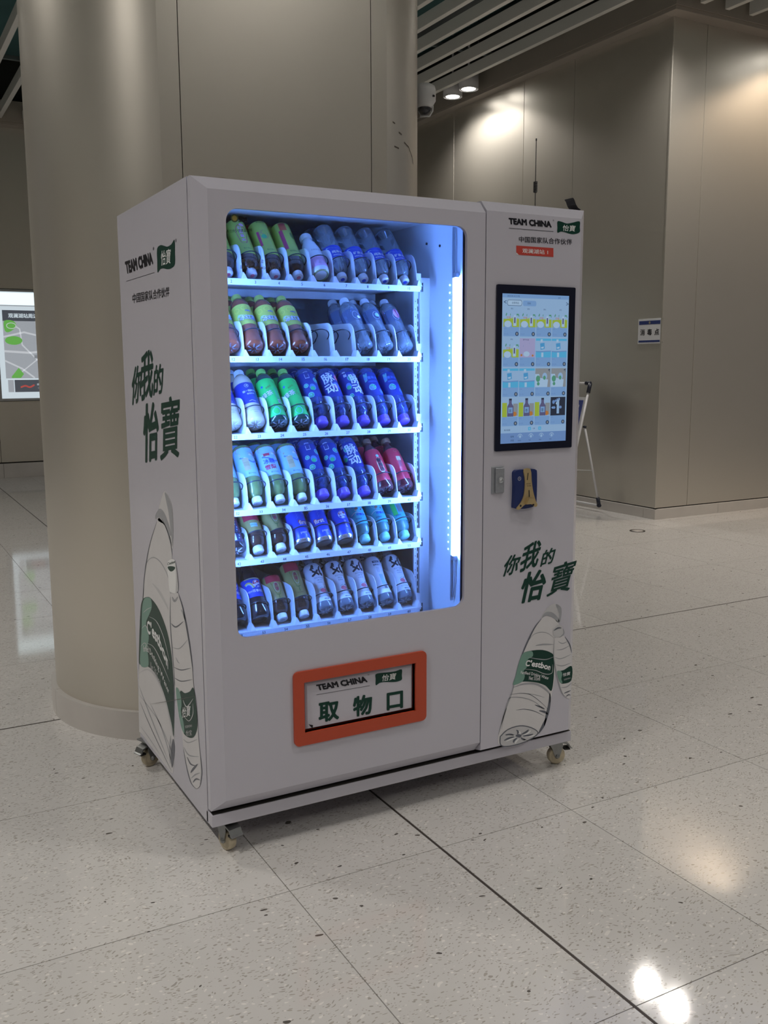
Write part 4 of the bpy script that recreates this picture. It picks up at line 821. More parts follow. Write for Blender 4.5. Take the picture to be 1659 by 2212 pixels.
def drink(spec):
    """builds the meshes of one kind once: dict part -> (mesh, parent part)"""
    P = {}
    prof = spec['prof']; L = prof[-1][1]
    P['bottle'] = (MB().lathe(prof, 28, spec['shell']).mesh('bottle'), None)
    if 'base' in spec:   # moulded foot petals / can foot
        m = MB(); R = prof[1][0]
        for k in range(7):
            t = 2 * PI * k / 7; m.tube([(0.006 * math.cos(t), 0.006 * math.sin(t), -0.0004), (R * 0.45 * math.cos(t), R * 0.45 * math.sin(t), -0.0012), (R * 0.86 * math.cos(t), R * 0.86 * math.sin(t), 0.0010)], 0.0019, 6, spec['base'])
        P['foot'] = (m.mesh('foot'), None)
    if 'disc' in spec:
        P['foot'] = (MB().lathe([(0, 0.0022), (0.008, 0.0020), (0.018, 0.0005), (0.0215, -0.0012), (0.0255, -0.0006), (0.0262, 0.002)], 24, spec['disc'], cap=False).lathe([(0.0, 0.0012), (0.006, 0.0004), (0.004, 0.0004), (0.003, 0.0016)], 3, spec['disc'], cap=False).mesh('foot'), None)
    if 'cap' in spec:
        rc, h, cmx = spec['cap']; m = MB(); z0 = L - 0.002
        m.lathe([(rc * 0.97, z0), (rc, z0 + 0.002), (rc, z0 + h - 0.002), (rc * 0.94, z0 + h), (0, z0 + h)], 24, cmx)
        for k in range(24):
            t = 2 * PI * k / 24; m.box(rc - 0.0003, rc + 0.0005, -0.0007, 0.0007, z0 + 0.002, z0 + h - 0.003, cmx, M=Matrix.Rotation(t, 4, 'Z'))
        P['cap'] = (m.mesh('cap'), None)
        if 'capmark' in spec: P['cap_print'] = (MB().lathe([(0, z0 + h + 0.0003), (rc * 0.45, z0 + h + 0.0003)], 18, spec['capmark'], cap=False).mesh('cap_print'), 'cap')
    if 'liquid' in spec:
        lq, top = spec['liquid']; q = [(max(0, r - 0.0016), z + (0.0016 if i == 0 else 0)) for i, (r, z) in enumerate(prof) if z <= top]
        q += [(max(0, rprof(prof, top) - 0.0016), top), (0, top)]
        P['liquid'] = (MB().lathe(q, 24, lq).mesh('liquid'), 'bottle')
    if 'label' in spec:
        v0, v1, lm = spec['label']
        q = [(rprof(prof, v0) + 0.0005, v0)] + [(r + 0.0005, z) for r, z in prof if v0 < z < v1] + [(rprof(prof, v1) + 0.0005, v1)]
        P['label'] = (MB().lathe(q, 32, lm, cap=False).mesh('label'), None)
    if 'art' in spec:
        def fn(u, v, Ly):
            R = rprof(prof, max(0.001, min(L, v))) + 0.0006 + 0.00025 * Ly; th = u / R
            return (R * math.sin(th), -R * math.cos(th), v)
        a = Art(fn); spec['art'](a); P['label_print'] = (a.mb.mesh('label_print', False), 'label' if 'label' in P else 'bottle')
    return P

def place(P, loc, M, nm, label, cat, group):
    r = empty(nm, loc); r.rotation_euler = M.to_euler(); tag(r, label, cat, group); D_ = {}
    for k, (me, par) in P.items():
        if par is None: D_[k] = link(bpy.data.objects.new(k, me), r)
    for k, (me, par) in P.items():
        if par is not None: link(bpy.data.objects.new(k, me), D_[par])
    return r

def cyl(r, L, neck, shoulder, nr, foot=0.004):
    """plain bottle outline: foot, body radius r, shoulder starts at `shoulder`, neck radius nr from `neck` to L"""
    p = [(r * 0.55, 0.0), (r * 0.86, 0.0), (r * 0.97, foot), (r, foot * 2.2)]
    p += [(r, shoulder)]
    for i in range(1, 7):
        t = i / 6; p.append((nr + (r - nr) * (math.cos(t * PI / 2) ** 0.9), shoulder + (neck - shoulder) * (math.sin(t * PI / 2) ** 1.1)))
    p += [(nr, L)]; return p
RB = 0.0310
wide = cyl(RB, 0.198, 0.190, 0.142, 0.0135)

def rnd_text(a, s, v, h, m, u=0.0, bold=0.0, rot=0.0, layer=3): a.textbox(s, u, v, h, m, layer, bold, rot)
def bars(a, u, v, w_, h_, m, bg, rot=False):
    a.rect(u - w_ / 2, u + w_ / 2, v - h_ / 2, v + h_ / 2, bg, 2, 3)
    n = 9
    for i in range(n):
        if rot: b = v - h_ * 0.42 + h_ * 0.84 * i / (n - 1); a.rect(u - w_ * 0.4, u + w_ * 0.4, b - 0.0004, b + 0.0003, m, 3, 2)
        else: b = u - w_ * 0.42 + w_ * 0.84 * i / (n - 1); a.rect(b - 0.0004, b + 0.0003, v - h_ * 0.4, v + h_ * 0.4, m, 3, 1)

# --- kinds -------------------------------------------------------------------------------------------------
def herbal(var):
    def art(a):
        I = PI   # these bottles stand on their caps: lettering is turned with them
        a.textbox('红豆薏米', -0.026, 0.060, 0.007, LIMED, 3, 0.01, PI / 2); a.textbox('草本植物饮料', 0.0, 0.012, 0.005, BLK, 3, 0.01, I)
        for k in range(9): a.line([(-0.040, 0.030 + 0.009 * k), (-0.020, 0.034 + 0.009 * k)], 0.0015, LIMED, 2)
        if var == 0:
            a.poly(smooth_pts([(-0.010, 0.035), (0.006, 0.030), (0.018, 0.050), (0.016, 0.085), (0.012, 0.105), (-0.004, 0.108), (-0.010, 0.085), (-0.014, 0.060)], 3), MAG, 2)
            for k, ch in enumerate('红豆薏米'): a.textbox(ch, 0.003, 0.044 + 0.017 * k, 0.013, PINKC, 3, 0.03, I)
            a.disc(-0.006, 0.030, 0.008, 0.006, PINKC, 3)
        elif var == 1:
            a.disc(0.004, 0.065, 0.015, 0.020, GOLDL, 2); a.disc(0.0, 0.056, 0.008, 0.009, LIME, 3); a.disc(0.006, 0.074, 0.008, 0.009, LIMEC, 3); a.rect(0.018, 0.026, 0.05, 0.11, MAG, 2, 3)
        else:
            a.rect(-0.004, 0.018, 0.008, 0.040, ORA, 2, 5); bars(a, 0.007, 0.016, 0.018, 0.010, RED, ORA, True); a.rect(0.012, 0.024, 0.04, 0.12, MAG, 2, 3); a.disc(-0.016, 0.06, 0.008, 0.014, LIMED, 2)
        a.textbox('怡人百合', 0.0, 0.130, 0.006, LIMED, 3, 0.02, I)
    return dict(prof=cyl(RB, 0.196, 0.188, 0.150, 0.0135), shell=LQ_TEA, cap=(0.0150, 0.018, CAPW), capmark=PEACH, label=(0.006, 0.150, LIME), art=art, base=LIMED)
def waterblue(var):
    def art(a):
        a.textbox('矿泉水' if var else '纯净水', 0.0, 0.128, 0.012, WHT, 3, 0.03, PI); a.textbox('WATER', 0.004, 0.142, 0.006, WHT, 3, 0.02, PI)
        a.poly(smooth_pts([(-0.03, 0.106), (0.0, 0.112), (0.03, 0.104), (0.03, 0.110), (0.0, 0.119), (-0.03, 0.112)], 3), SKY, 2)
    p = cyl(0.0325, 0.200, 0.192, 0.150, 0.0135); p = [(r - (0.0012 if (int(z * 1000) // 8) % 2 and 0.03 < z < 0.09 else 0), z) for r, z in p]
    return dict(prof=p, shell=PET, cap=(0.0152, 0.018, CAPW), capmark=BLUE, label=(0.098, 0.150, BLUE), art=art)
def alucan():
    p = [(0.020, 0), (0.0255, 0.0), (0.027, 0.003), (0.0295, 0.012), (0.0295, 0.085), (0.0285, 0.10), (0.022, 0.128), (0.0165, 0.138), (0.0160, 0.150)]
    def art(a):
        a.rect(-0.09, 0.09, 0.014, 0.055, PINKC, 1, 24); a.textbox('白桃风味', 0.0, 0.024, 0.005, G2, 3); a.textbox('乳酸菌饮料', 0.0, 0.080, 0.006, G2, 3)
    return dict(prof=p, shell=WHT, cap=(0.0185, 0.020, CAPW), disc=GOLDB, art=art)
def lemontea(liq=None):
    def art(a):
        for u, v in ((-0.02, 0.10), (0.014, 0.118), (-0.004, 0.135), (0.022, 0.088), (-0.028, 0.13)): a.disc(u, v, 0.009, 0.009, LEMON, 1); a.ring(u, v, 0.009, 0.009, 0.0016, YEL, 2)
        a.poly(smooth_pts([(-0.03, 0.088), (0.0, 0.080), (0.03, 0.090), (0.028, 0.112), (0.0, 0.104), (-0.028, 0.112)], 3), SKY, 2)
        a.textbox('冰红茶', 0.0, 0.097, 0.019, BLUE, 4, 0.05); a.textbox('冰红茶', 0.0006, 0.0975, 0.018, WHT, 5, 0.015); a.textbox('柠檬味', 0.006, 0.124, 0.006, BLUE, 4, 0.02)
    return dict(prof=cyl(RB, 0.196, 0.188, 0.148, 0.0135), shell=liq or LQ_RED, cap=(0.0150, 0.017, CAPY), label=(0.072, 0.152, LEMON), art=art, base=PET)
def waterclear(var):
    def art(a):
        a.ring(0, 0.118, 0.011, 0.016, 0.001, WHT, 1)
        if var == 2: a.disc(0.004, 0.128, 0.011, 0.020, PINKC, 2); a.textbox('Ganten', 0.004, 0.128, 0.009, RED, 4, 0.03, PI / 2 + 0.2)
        elif var == 1: a.disc(0.004, 0.12, 0.008, 0.008, SKY, 2)
        else: a.disc(0.008, 0.11, 0.006, 0.006, WHT, 2)
    p = cyl(0.0312, 0.196, 0.188, 0.150, 0.0135); q = []
    for r, z in p: q.append((r, z))
    body_ = [(0.0312 - 0.0013 * (k % 2), 0.012 + 0.009 * k) for k in range(8)]
    q = q[:4] + body_ + q[4:]
    return dict(prof=q, shell=PET, cap=(0.0150, 0.017, CAPW), label=(0.098, 0.146, clear('label_clear', (0.62, 0.70, 0.88), 0.05, 0.25, (0.3, 0.4, 0.75))), art=art, base=PET)
def milktea():
    def art(a):
        a.ring(-0.004, 0.128, 0.0065, 0.0065, 0.001, WHT, 2); a.poly([(-0.007, 0.126), (0.0, 0.128), (-0.003, 0.132)], WHT, 2)
        a.textbox('拾一刻时光', 0.0, 0.108, 0.0085, WHT, 3, 0.02, 0.12); a.textbox('醇香奶茶', 0.003, 0.097, 0.006, WHT, 3, 0.01, 0.12); a.line([(-0.01, 0.068), (0.0, 0.072), (0.012, 0.067)], 0.002, SAND, 2); a.textbox('生产日期见瓶身', 0.0, 0.034, 0.0045, GREY, 2, 0.0)
        bars(a, 0.0, 0.026, 0.012, 0.004, GREY, LQ_MILK)
    return dict(prof=cyl(RB, 0.192, 0.184, 0.140, 0.0140), shell=LQ_MILK, cap=(0.0155, 0.017, CAPW), label=(0.062, 0.142, NAVYL), art=art, base=G1)
def greentea(var):
    def art(a):
        a.textbox('绿茶', -0.020, 0.095, 0.020, BLK, 3, 0.03, 0.25); a.textbox('绿茶', -0.0195, 0.0955, 0.019, WHT, 4, 0.015, 0.25); a.textbox('茉莉花', -0.008, 0.122, 0.007, LIMED, 3, 0.02, 0.5); a.textbox('康', -0.028, 0.128, 0.008, BLUE, 3, 0.03); a.textbox('低糖清爽', 0.016, 0.140, 0.006, LIMED, 3, 0.01, -0.6)
        if var: a.ring(0.014, 0.105, 0.008, 0.011, 0.0012, LIMED, 2); a.textbox('Green', 0.016, 0.088, 0.009, LIMED, 3, 0.0, -0.5)
        else: a.rect(0.008, 0.020, 0.075, 0.120, LIMEC, 2, 3); bars(a, 0.014, 0.066, 0.010, 0.014, GREY, WHT)
        a.poly(smooth_pts([(-0.020, 0.03), (-0.004, 0.045), (0.006, 0.032), (0.0, 0.016), (-0.012, 0.014)], 3), MINT, 2); a.textbox('清', -0.008, 0.052, 0.006, ORA, 3)
    return dict(prof=cyl(RB, 0.196, 0.188, 0.140, 0.0135), shell=LQ_DARK, cap=(0.0150, 0.017, CAPG), label=(0.012, 0.158, GRN), art=art, base=GREY)
def vitamin(var):
    def art(a):
        I = PI
        def lime(u, v, r, m=LIMEC):
            a.disc(u, v, r, r, m, 2); a.ring(u, v, r, r, 0.0012, SKY, 3)
            for k in range(6): t = k * PI / 3; a.line([(u, v), (u + r * 0.85 * math.cos(t), v + r * 0.85 * math.sin(t))], 0.0007, SKY, 3)
        if var == 0:
            lime(-0.018, 0.055, 0.010); a.disc(0.002, 0.085, 0.011, 0.013, BLUEF, 2); a.disc(0.004, 0.090, 0.008, 0.008, LIMEC, 3); lime(0.022, 0.075, 0.008); lime(0.016, 0.114, 0.010); a.rect(0.002, 0.016, 0.020, 0.048, WHT, 2, 4); bars(a, 0.009, 0.034, 0.012, 0.024, G3, NAVYL, True)
        elif var == 1:
            a.disc(-0.020, 0.045, 0.008, 0.012, PEACH, 2); a.disc(-0.008, 0.080, 0.012, 0.013, BLUEF, 2); a.disc(-0.005, 0.085, 0.006, 0.006, PEACH, 3)
            for k, ch in enumerate('脉动'): a.textbox(ch, 0.012, 0.046 + 0.042 * k, 0.040, WHT, 4, 0.022, I + 0.15)
            a.textbox('维生素饮料', -0.012, 0.022, 0.005, WHT, 3, 0.0, I)
        elif var == 2:
            for k, ch in enumerate('脉动'): a.textbox(ch, -0.010, 0.052 + 0.042 * k, 0.040, WHT, 4, 0.022, I + 0.12)
            lime(0.004, 0.050, 0.012); a.disc(0.020, 0.080, 0.010, 0.013, BLUEF, 2); a.disc(0.021, 0.085, 0.008, 0.008, LIMEC, 3); bars(a, 0.020, 0.030, 0.010, 0.022, G3, WHT, True); lime(0.022, 0.118, 0.008)
        else:
            a.textbox('能量补充', 0.004, 0.048, 0.012, BLUEF, 3, 0.02, I); a.textbox('mizone', 0.002, 0.064, 0.007, BLUEF, 3, 0.01, I); lime(0.010, 0.088, 0.012); a.disc(0.014, 0.092, 0.008, 0.008, BLUEF, 3); a.poly([(0.012, 0.028), (0.026, 0.030), (0.028, 0.062), (0.018, 0.058)], MINT, 2); a.disc(-0.018, 0.105, 0.009, 0.011, BLUEF, 2)
    p = [(0.018, 0), (0.026, 0.0), (0.0295, 0.006), (0.0318, 0.014), (0.0295, 0.018), (0.0312, 0.024), (0.0312, 0.112), (0.0296, 0.118), (0.0312, 0.126), (0.0306, 0.146), (0.0275, 0.152), (0.0300, 0.160), (0.0260, 0.178), (0.0185, 0.186), (0.0180, 0.194)]
    return dict(prof=p, shell=PETB, cap=(0.0200, 0.021, VIO), label=(0.024, 0.124, NAVYL), art=art)
def palegreen(var):
    def art(a):
        a.poly(smooth_pts([(-0.03, 0.018), (-0.01, 0.012), (0.01, 0.016), (0.03, 0.012), (0.032, 0.030), (0.01, 0.036), (-0.01, 0.030), (-0.03, 0.046)], 3), MAG, 2); a.poly(smooth_pts([(-0.03, 0.05), (-0.012, 0.034), (0.008, 0.042), (0.026, 0.036), (0.020, 0.056), (0.0, 0.06), (-0.02, 0.062)], 3), SAND, 2)
        for u, v in ((-0.01, 0.042), (0.010, 0.05), (-0.022, 0.056)): a.disc(u, v, 0.005, 0.004, WHT, 3)
        a.line(smooth_pts([(-0.028, 0.062), (-0.012, 0.070), (0.008, 0.058), (0.026, 0.050)], 4, False), 0.005, BLUEF, 3)
        if var: a.rect(0.000, 0.020, 0.016, 0.052, SKY, 4, 5); bars(a, 0.010, 0.034, 0.015, 0.026, BLUE, SKY, True); a.rect(0.000, 0.020, 0.054, 0.100, SAND, 4, 5); [a.textbox('配料表营养', 0.004 + 0.004 * k, 0.077, 0.003, BRN, 5, 0, PI / 2) for k in range(4)]
        else: a.textbox('冰糖', 0.008, 0.070, 0.018, BLUE, 4, 0.02, PI); a.textbox('雪梨', 0.008, 0.092, 0.018, RED, 4, 0.02, PI); a.rect(0.0, 0.02, 0.040, 0.050, RED, 4, 3)
        a.textbox('果汁饮料', 0.0, 0.112, 0.006, BLUE, 3, 0.0, PI)
    return dict(prof=cyl(RB, 0.188, 0.180, 0.126, 0.0135), shell=LQ_PALE, cap=(0.0155, 0.018, CAPW), capmark=G1, label=(0.014, 0.122, SKY), art=art, base=LQ_PALE)
def plum(var):
    def art(a):
        if var == 0:
            a.poly([(-0.010, 0.095), (0.0, 0.124), (0.010, 0.095), (0.010, 0.060), (0.0, 0.045), (-0.010, 0.060)], SAND, 2)
            for k, ch in enumerate('酸梅汤'): a.textbox(ch, 0.0, 0.100 - 0.0175 * k, 0.016, BLK, 3, 0.03)
            a.disc(0.0, 0.118, 0.005, 0.005, MINT, 3)
        else:
            a.rect(-0.006, 0.010, 0.052, 0.112, SAND, 2, 4); [a.textbox('酸梅汤配料表水糖', -0.003 + 0.0035 * k, 0.082, 0.0028, GREY, 3, 0, PI / 2) for k in range(4)]; a.ring(0.0, 0.135, 0.005, 0.005, 0.0008, SAND, 2)
        a.textbox('古法', 0.0, 0.150, 0.005, SAND, 3)
    p = [(0.018, 0), (0.027, 0.0), (0.0305, 0.006), (0.0305, 0.046), (0.0285, 0.052), (0.0310, 0.058), (0.0310, 0.120), (0.0290, 0.142), (0.0225, 0.160), (0.0150, 0.172), (0.0140, 0.188)]
    return dict(prof=p, shell=LQ_PLUM, cap=(0.0152, 0.017, BRN), label=(0.022, 0.150, RED), art=art, base=BLK)
def darksoda():
    def art(a):
        bars(a, -0.006, 0.034, 0.016, 0.026, BLK, WHT, True)
        for k in range(9): a.disc(0.012 + 0.003 * math.sin(k * 2.1), 0.030 + 0.010 * k, 0.0022, 0.0028, SKY, 2, 10)
        a.line([(0.018, 0.02), (0.020, 0.11)], 0.002, RED, 2)
    return dict(prof=cyl(0.0305, 0.142, 0.136, 0.118, 0.0135), shell=LQ_COLA, cap=(0.0150, 0.017, BLK), label=(0.018, 0.114, cm('dark_label', (0.025, 0.04, 0.10))), art=art, base=G1)
def browntea(var, L=0.160):
    k = L / 0.160
    def art(a):
        if var == 0:
            a.rect(-0.03, 0.03, 0.010 * k, 0.060 * k, RED, 2, 10); bars(a, 0.0, 0.020 * k, 0.022, 0.010, GREY, WHT); a.poly([(-0.014, 0.092 * k), (-0.016, 0.066 * k), (0.0, 0.050 * k), (0.016, 0.066 * k), (0.016, 0.092 * k)], GOLDL, 3); a.rect(-0.010, 0.012, 0.072 * k, 0.086 * k, SKY, 4, 5); a.textbox('营养成分表', 0.001, 0.079 * k, 0.004, BLUE, 5, 0.0, PI)
        else:
            a.rect(-0.03, 0.03, 0.006 * k, 0.032 * k, RED, 2, 10); a.poly([(-0.016, 0.034 * k), (0.016, 0.034 * k), (0.006, 0.082 * k), (-0.006, 0.082 * k)], LIMED, 2); a.poly([(-0.0145, 0.036 * k), (0.0145, 0.036 * k), (0.0052, 0.080 * k), (-0.0052, 0.080 * k)], GOLDL, 3)
            for j, ch in enumerate('茶里'): a.textbox(ch, 0.0, 0.044 * k + 0.014 * j, 0.012, MAG, 4, 0.02, PI)
            a.ring(0, 0.054 * k, 0.009, 0.019 * k, 0.0007, WHT, 4); a.line([(0, 0.08 * k), (0, 0.096 * k)], 0.002, LIMED, 3); a.textbox('原味奶茶', 0.0, 0.100 * k, 0.005, BRN, 3, 0.01, PI)
    return dict(prof=cyl(0.0300, L - 0.014, L - 0.020, L - 0.055, 0.0150), shell=LQ_TEA, cap=(0.0165, 0.018, CAPW), capmark=G1, label=(0.006, L - 0.058, GOLDL), art=art)
def colacan(var):
    p = [(0.0225, 0.002), (0.0245, 0.0), (0.0262, 0.002), (0.0305, 0.009), (0.0308, 0.012), (0.0308, 0.106), (0.0292, 0.112), (0.0262, 0.117), (0.0266, 0.120), (0.0245, 0.120), (0.0235, 0.116), (0, 0.116)]
    def art(a):
        if var == 2:
            a.disc(0.002, 0.080, 0.014, 0.014, WHT, 2, 20); a.mb.add([a.fn(0.002 + 0.013 * math.cos(t), 0.080 + 0.013 * math.sin(t), 3) for t in [0.35 + i * (PI - 0.5) / 12 for i in range(13)]] + [a.fn(0.0, 0.083, 3)], [tuple(range(14))], RED); a.mb.add([a.fn(0.002 + 0.013 * math.cos(t), 0.080 + 0.013 * math.sin(t), 3) for t in [PI + 0.35 + i * (PI - 0.5) / 12 for i in range(13)]] + [a.fn(0.004, 0.077, 3)], [tuple(range(14))], COLAB); a.textbox('pepsi', 0.006, 0.048, 0.011, WHT, 3, 0.01, PI / 2)
        else:
            s_ = -1 if var else 1
            a.textbox('first', 0.010 * s_, 0.068, 0.016, ORA, 2, 0.03, 0.1); a.textbox('first', 0.010 * s_ + 0.0012, 0.066, 0.015, WHT, 3, 0.02, 0.1); a.textbox('pepsi', 0.002, 0.030, 0.010, WHT, 3, 0.0, 0.1)
            for k in range(8): a.disc(-0.008 + 0.002 * (k % 3), 0.080 + 0.003 * k, 0.0007, 0.0007, SKY, 2, 6)
            a.textbox('330ml', 0.020, 0.100, 0.005, SKY, 3, 0, 0)
    return dict(prof=p, shell=SILV, label=(0.011, 0.1065, COLAB), art=art)
def tealb(var):
    def art(a):
        if var < 2:
            a.poly(smooth_pts([(-0.022, 0.030), (-0.006, 0.016), (0.016, 0.022), (0.022, 0.046), (0.006, 0.062), (-0.014, 0.056)], 3), SAND, 2); a.disc(0.004, 0.036, 0.009, 0.007, WHT, 3); a.disc(0.006, 0.052, 0.006, 0.005, BRN, 3); a.poly([(-0.012, 0.052), (0.012, 0.056), (0.010, 0.062), (-0.010, 0.060)], ORA, 3)
            a.textbox('柠檬茶', -0.002, 0.076, 0.010, BLUE, 4, 0.03, PI); a.line(smooth_pts([(-0.03, 0.066), (-0.01, 0.072), (0.012, 0.066), (0.03, 0.074)], 4, False), 0.002, WHT, 3)
        else:
            a.rect(-0.012, 0.004, 0.010, 0.080, GREY, 2, 4); [a.textbox('营养成分配料', -0.009 + 0.0035 * k, 0.045, 0.0028, SKY, 3, 0, PI / 2) for k in range(4)]; a.rect(0.008, 0.024, 0.01, 0.09, GRN, 2, 4)
        a.textbox('350ml', 0.010, 0.092, 0.006, NAVYL, 3, 0.02, PI)
    return dict(prof=cyl(0.0300, 0.146, 0.140, 0.110, 0.0150), shell=clear('pet_aqua', (0.55, 0.85, 0.85), 0.04, 0.5, (0.15, 0.45, 0.48)), cap=(0.0170, 0.019, AQUA), label=(0.006, 0.112, TEAL), art=art)
def colabottle():
    def art(a):
        a.disc(0.008, 0.110, 0.0135, 0.0135, WHT, 3, 20); a.mb.add([a.fn(0.008 + 0.0125 * math.cos(t), 0.110 + 0.0125 * math.sin(t), 4) for t in [0.5 + i * (PI - 0.4) / 12 for i in range(13)]] + [a.fn(0.006, 0.111, 4)], [tuple(range(14))], RED); a.mb.add([a.fn(0.008 + 0.0125 * math.cos(t), 0.110 + 0.0125 * math.sin(t), 4) for t in [PI + 0.9 + i * (PI - 0.9) / 12 for i in range(13)]] + [a.fn(0.010, 0.106, 4)], [tuple(range(14))], COLAB)
        a.textbox('百事可乐', 0.010, 0.086, 0.010, WHT, 4, 0.03); a.ring(-0.020, 0.092, 0.020, 0.026, 0.005, YEL, 2, 14, 0.2, 2.2); a.ring(-0.020, 0.092, 0.015, 0.021, 0.004, SKY, 2, 14, 0.2, 2.2); a.textbox('pepsi', -0.022, 0.085, 0.010, WHT, 4, 0.0); a.rect(-0.03, 0.03, 0.128, 0.1305, YEL, 3, 10)
    p = [(0.012, 0.004), (0.022, 0.0), (0.029, 0.006), (0.0325, 0.020), (0.0325, 0.050), (0.0305, 0.062), (0.0305, 0.134), (0.0285, 0.152), (0.0200, 0.178), (0.0145, 0.192), (0.0135, 0.206)]
    return dict(prof=p, shell=LQ_COLA, cap=(0.0150, 0.016, COLAB), label=(0.066, 0.132, COLAB), art=art)
def sparkling(var):
    def art(a):
        if var == 0:
            a.textbox('気', 0.0, 0.136, 0.043, BLK, 3, 0.04); a.textbox('苏打气泡水', 0.002, 0.108, 0.006, GREY, 3); a.textbox('0糖 0脂', 0.002, 0.100, 0.005, GREY, 3); a.textbox('白桃味', 0.002, 0.092, 0.0055, GREY, 3); a.disc(0.004, 0.062, 0.0105, 0.008, PEACH, 2); a.disc(0.012, 0.073, 0.0022, 0.0022, BLK, 3); a.line([(-0.006, 0.070), (0.002, 0.074), (0.008, 0.071)], 0.0015, MINT, 3); a.textbox('生产日期2023', 0.004, 0.040, 0.005, GREY, 3); a.textbox('480ml', 0.004, 0.030, 0.005, BLK, 3, 0.02)
        else:
            a.rect(-0.012, 0.012, 0.138, 0.146, G3, 2, 4); a.textbox('苏打水', 0.0, 0.142, 0.005, WHT, 3, 0.02); a.textbox('营养成分', 0.0, 0.130, 0.006, BLK, 3, 0.02); bars(a, 0.0, 0.112, 0.014, 0.020, G2, WHT, True); bars(a, 0.004, 0.075, 0.014, 0.040, G2, SKY); bars(a, 0.006, 0.044, 0.012, 0.014, BLK, WHT)
    p = [(0.018, 0.0), (0.026, 0.0), (0.0295, 0.006), (0.0300, 0.030), (0.0270, 0.060), (0.0262, 0.080), (0.0285, 0.112), (0.0305, 0.136), (0.0290, 0.156), (0.0220, 0.170), (0.0165, 0.176), (0.0155, 0.192)]
    return dict(prof=p, shell=PET, cap=(0.0170, 0.018, GREY), label=(0.024, 0.166, WHT), art=art, base=G1)

KINDS = {}
def kind(key, fn, *a):
    k = (key,) + a
    if k not in KINDS: KINDS[k] = (drink(fn(*a)), fn(*a))
    return KINDS[k]
ORD = {2: 'leftmost', 3: 'second from left', 4: 'third from left', 5: 'fourth from left', 6: 'fifth from left', 7: 'fourth from right', 8: 'third from right', 9: 'second from right', 10: 'rightmost'}
SH = ['top shelf', 'second shelf', 'third shelf', 'fourth shelf', 'fifth shelf', 'bottom shelf']
def put_drink(row, lane, key, fn, args, inv, nm, cat, desc, group, back=0, spin=0.0, tilt=None):
    P, sp = kind(key, fn, *args); prof = sp['prof']; L = prof[-1][1]; al = tilt or TILT
    zt_ = ROWZ[row] + 0.0095; e2 = Vector((0, -math.sin(al), math.cos(al))); ax = Vector((0, math.cos(al), math.sin(al)))
    # depth between things in one lane
    y = YR + 0.008 + back * 0.088
    if inv:
        rc, h, _ = sp['cap']; Lt = L - 0.002 + h
        tip = Vector((lane_x(lane) - 0.001, y + 0.010 + rc * math.sin(al), zt_ + rc * math.cos(al) + 0.0012)); loc = tip + ax * Lt
        M = Matrix.Rotation(-(PI / 2 - al), 3, 'X') @ Matrix.Rotation(PI, 3, 'Y') @ Matrix.Rotation(spin, 3, 'Z')
    else:
        R = max(r for r, z in prof if z < 0.03)
        loc = Vector((lane_x(lane) - 0.001, y + R * math.sin(al), zt_ + R * math.cos(al) + 0.0012)); M = Matrix.Rotation(-(PI / 2 - al), 3, 'X') @ Matrix.Rotation(spin, 3, 'Z')
    place(P, loc, M, nm, '%s, %s%s on %s' % (desc, 'rear one, ' if back else '', ORD[lane], SH[row]), cat, group)
for back in (0, 1):
    b = back
    for n, v in ((2, 0), (3, 0), (4, 1), (5, 2)): put_drink(0, n, 'herbal', herbal, ((v + b) % 3 if n > 2 else 1,), True, 'tea_bottle', 'bottle', 'lime-green labelled tea bottle on its white cap', 'herbal tea bottles on the top shelf', b)
    for n, v in ((7, 0), (8, 1), (9, 0), (10, 1)):
        if b == 0 or n < 9: put_drink(0, n, 'waterblue', waterblue, (v,), True, 'water_bottle', 'bottle', 'clear blue-banded water bottle on its cap', 'upturned water bottles on the top shelf', b)
    for n in (12, 13, 14, 15): put_drink(1, n - 10, 'lemontea', lemontea, (), False, 'iced_tea_bottle', 'bottle', 'lemon-yellow labelled iced tea bottle with lime cap', 'iced tea bottles on the second shelf', b)
    for n, v in ((18, 0), (19, 1), (20, 2)): put_drink(1, n - 10, 'waterclear', waterclear, (v,), False, 'water_bottle', 'bottle', 'clear water bottle with white cap', 'water bottles on the second shelf', b)
    for n in (22, 23): put_drink(2, n - 20, 'milktea', milktea, (), False, 'milk_tea_bottle', 'bottle', 'beige milk tea bottle with navy label', 'milk tea bottles on the third shelf', b)
    for n, v in ((24, 0), (25, 1)): put_drink(2, n - 20, 'greentea', greentea, (v,), False, 'green_tea_bottle', 'bottle', 'bright green tea bottle with green cap', 'green tea bottles on the third shelf', b)
    for n, v in ((26, 0), (27, 1), (28, 2), (29, 3), (30, 3)): put_drink(2, n - 20, 'vitamin', vitamin, (v,), True, 'vitamin_drink_bottle', 'bottle', 'dark blue fruit-print bottle on its violet cap', 'blue vitamin drinks on the third shelf', b)
    for n, v in ((32, 0), (33, 1), (34, 0), (35, 1)): put_drink(3, n - 30, 'palegreen', palegreen, (v,), True, 'juice_bottle', 'bottle', 'pale green juice bottle with sky-blue label', 'juice bottles on the fourth shelf', b)
    for n, v in ((36, 0), (37, 0), (38, 2)): put_drink(3, n - 30, 'vitamin', vitamin, (v,), True, 'vitamin_drink_bottle', 'bottle', 'dark blue fruit-print bottle on its violet cap', 'blue vitamin drinks on the fourth shelf', b, spin=0.25 * (n - 36))
    for n, v in ((39, 0), (40, 1)): put_drink(3, n - 30, 'plum', plum, (v,), False, 'plum_juice_bottle', 'bottle', 'red labelled plum juice bottle with brown cap', 'plum juice bottles on the fourth shelf', b)
T5 = math.radians(46)
put_drink(0, 6, 'alucan', alucan, (), False, 'drink_bottle', 'bottle', 'small white and pink metal bottle', None)
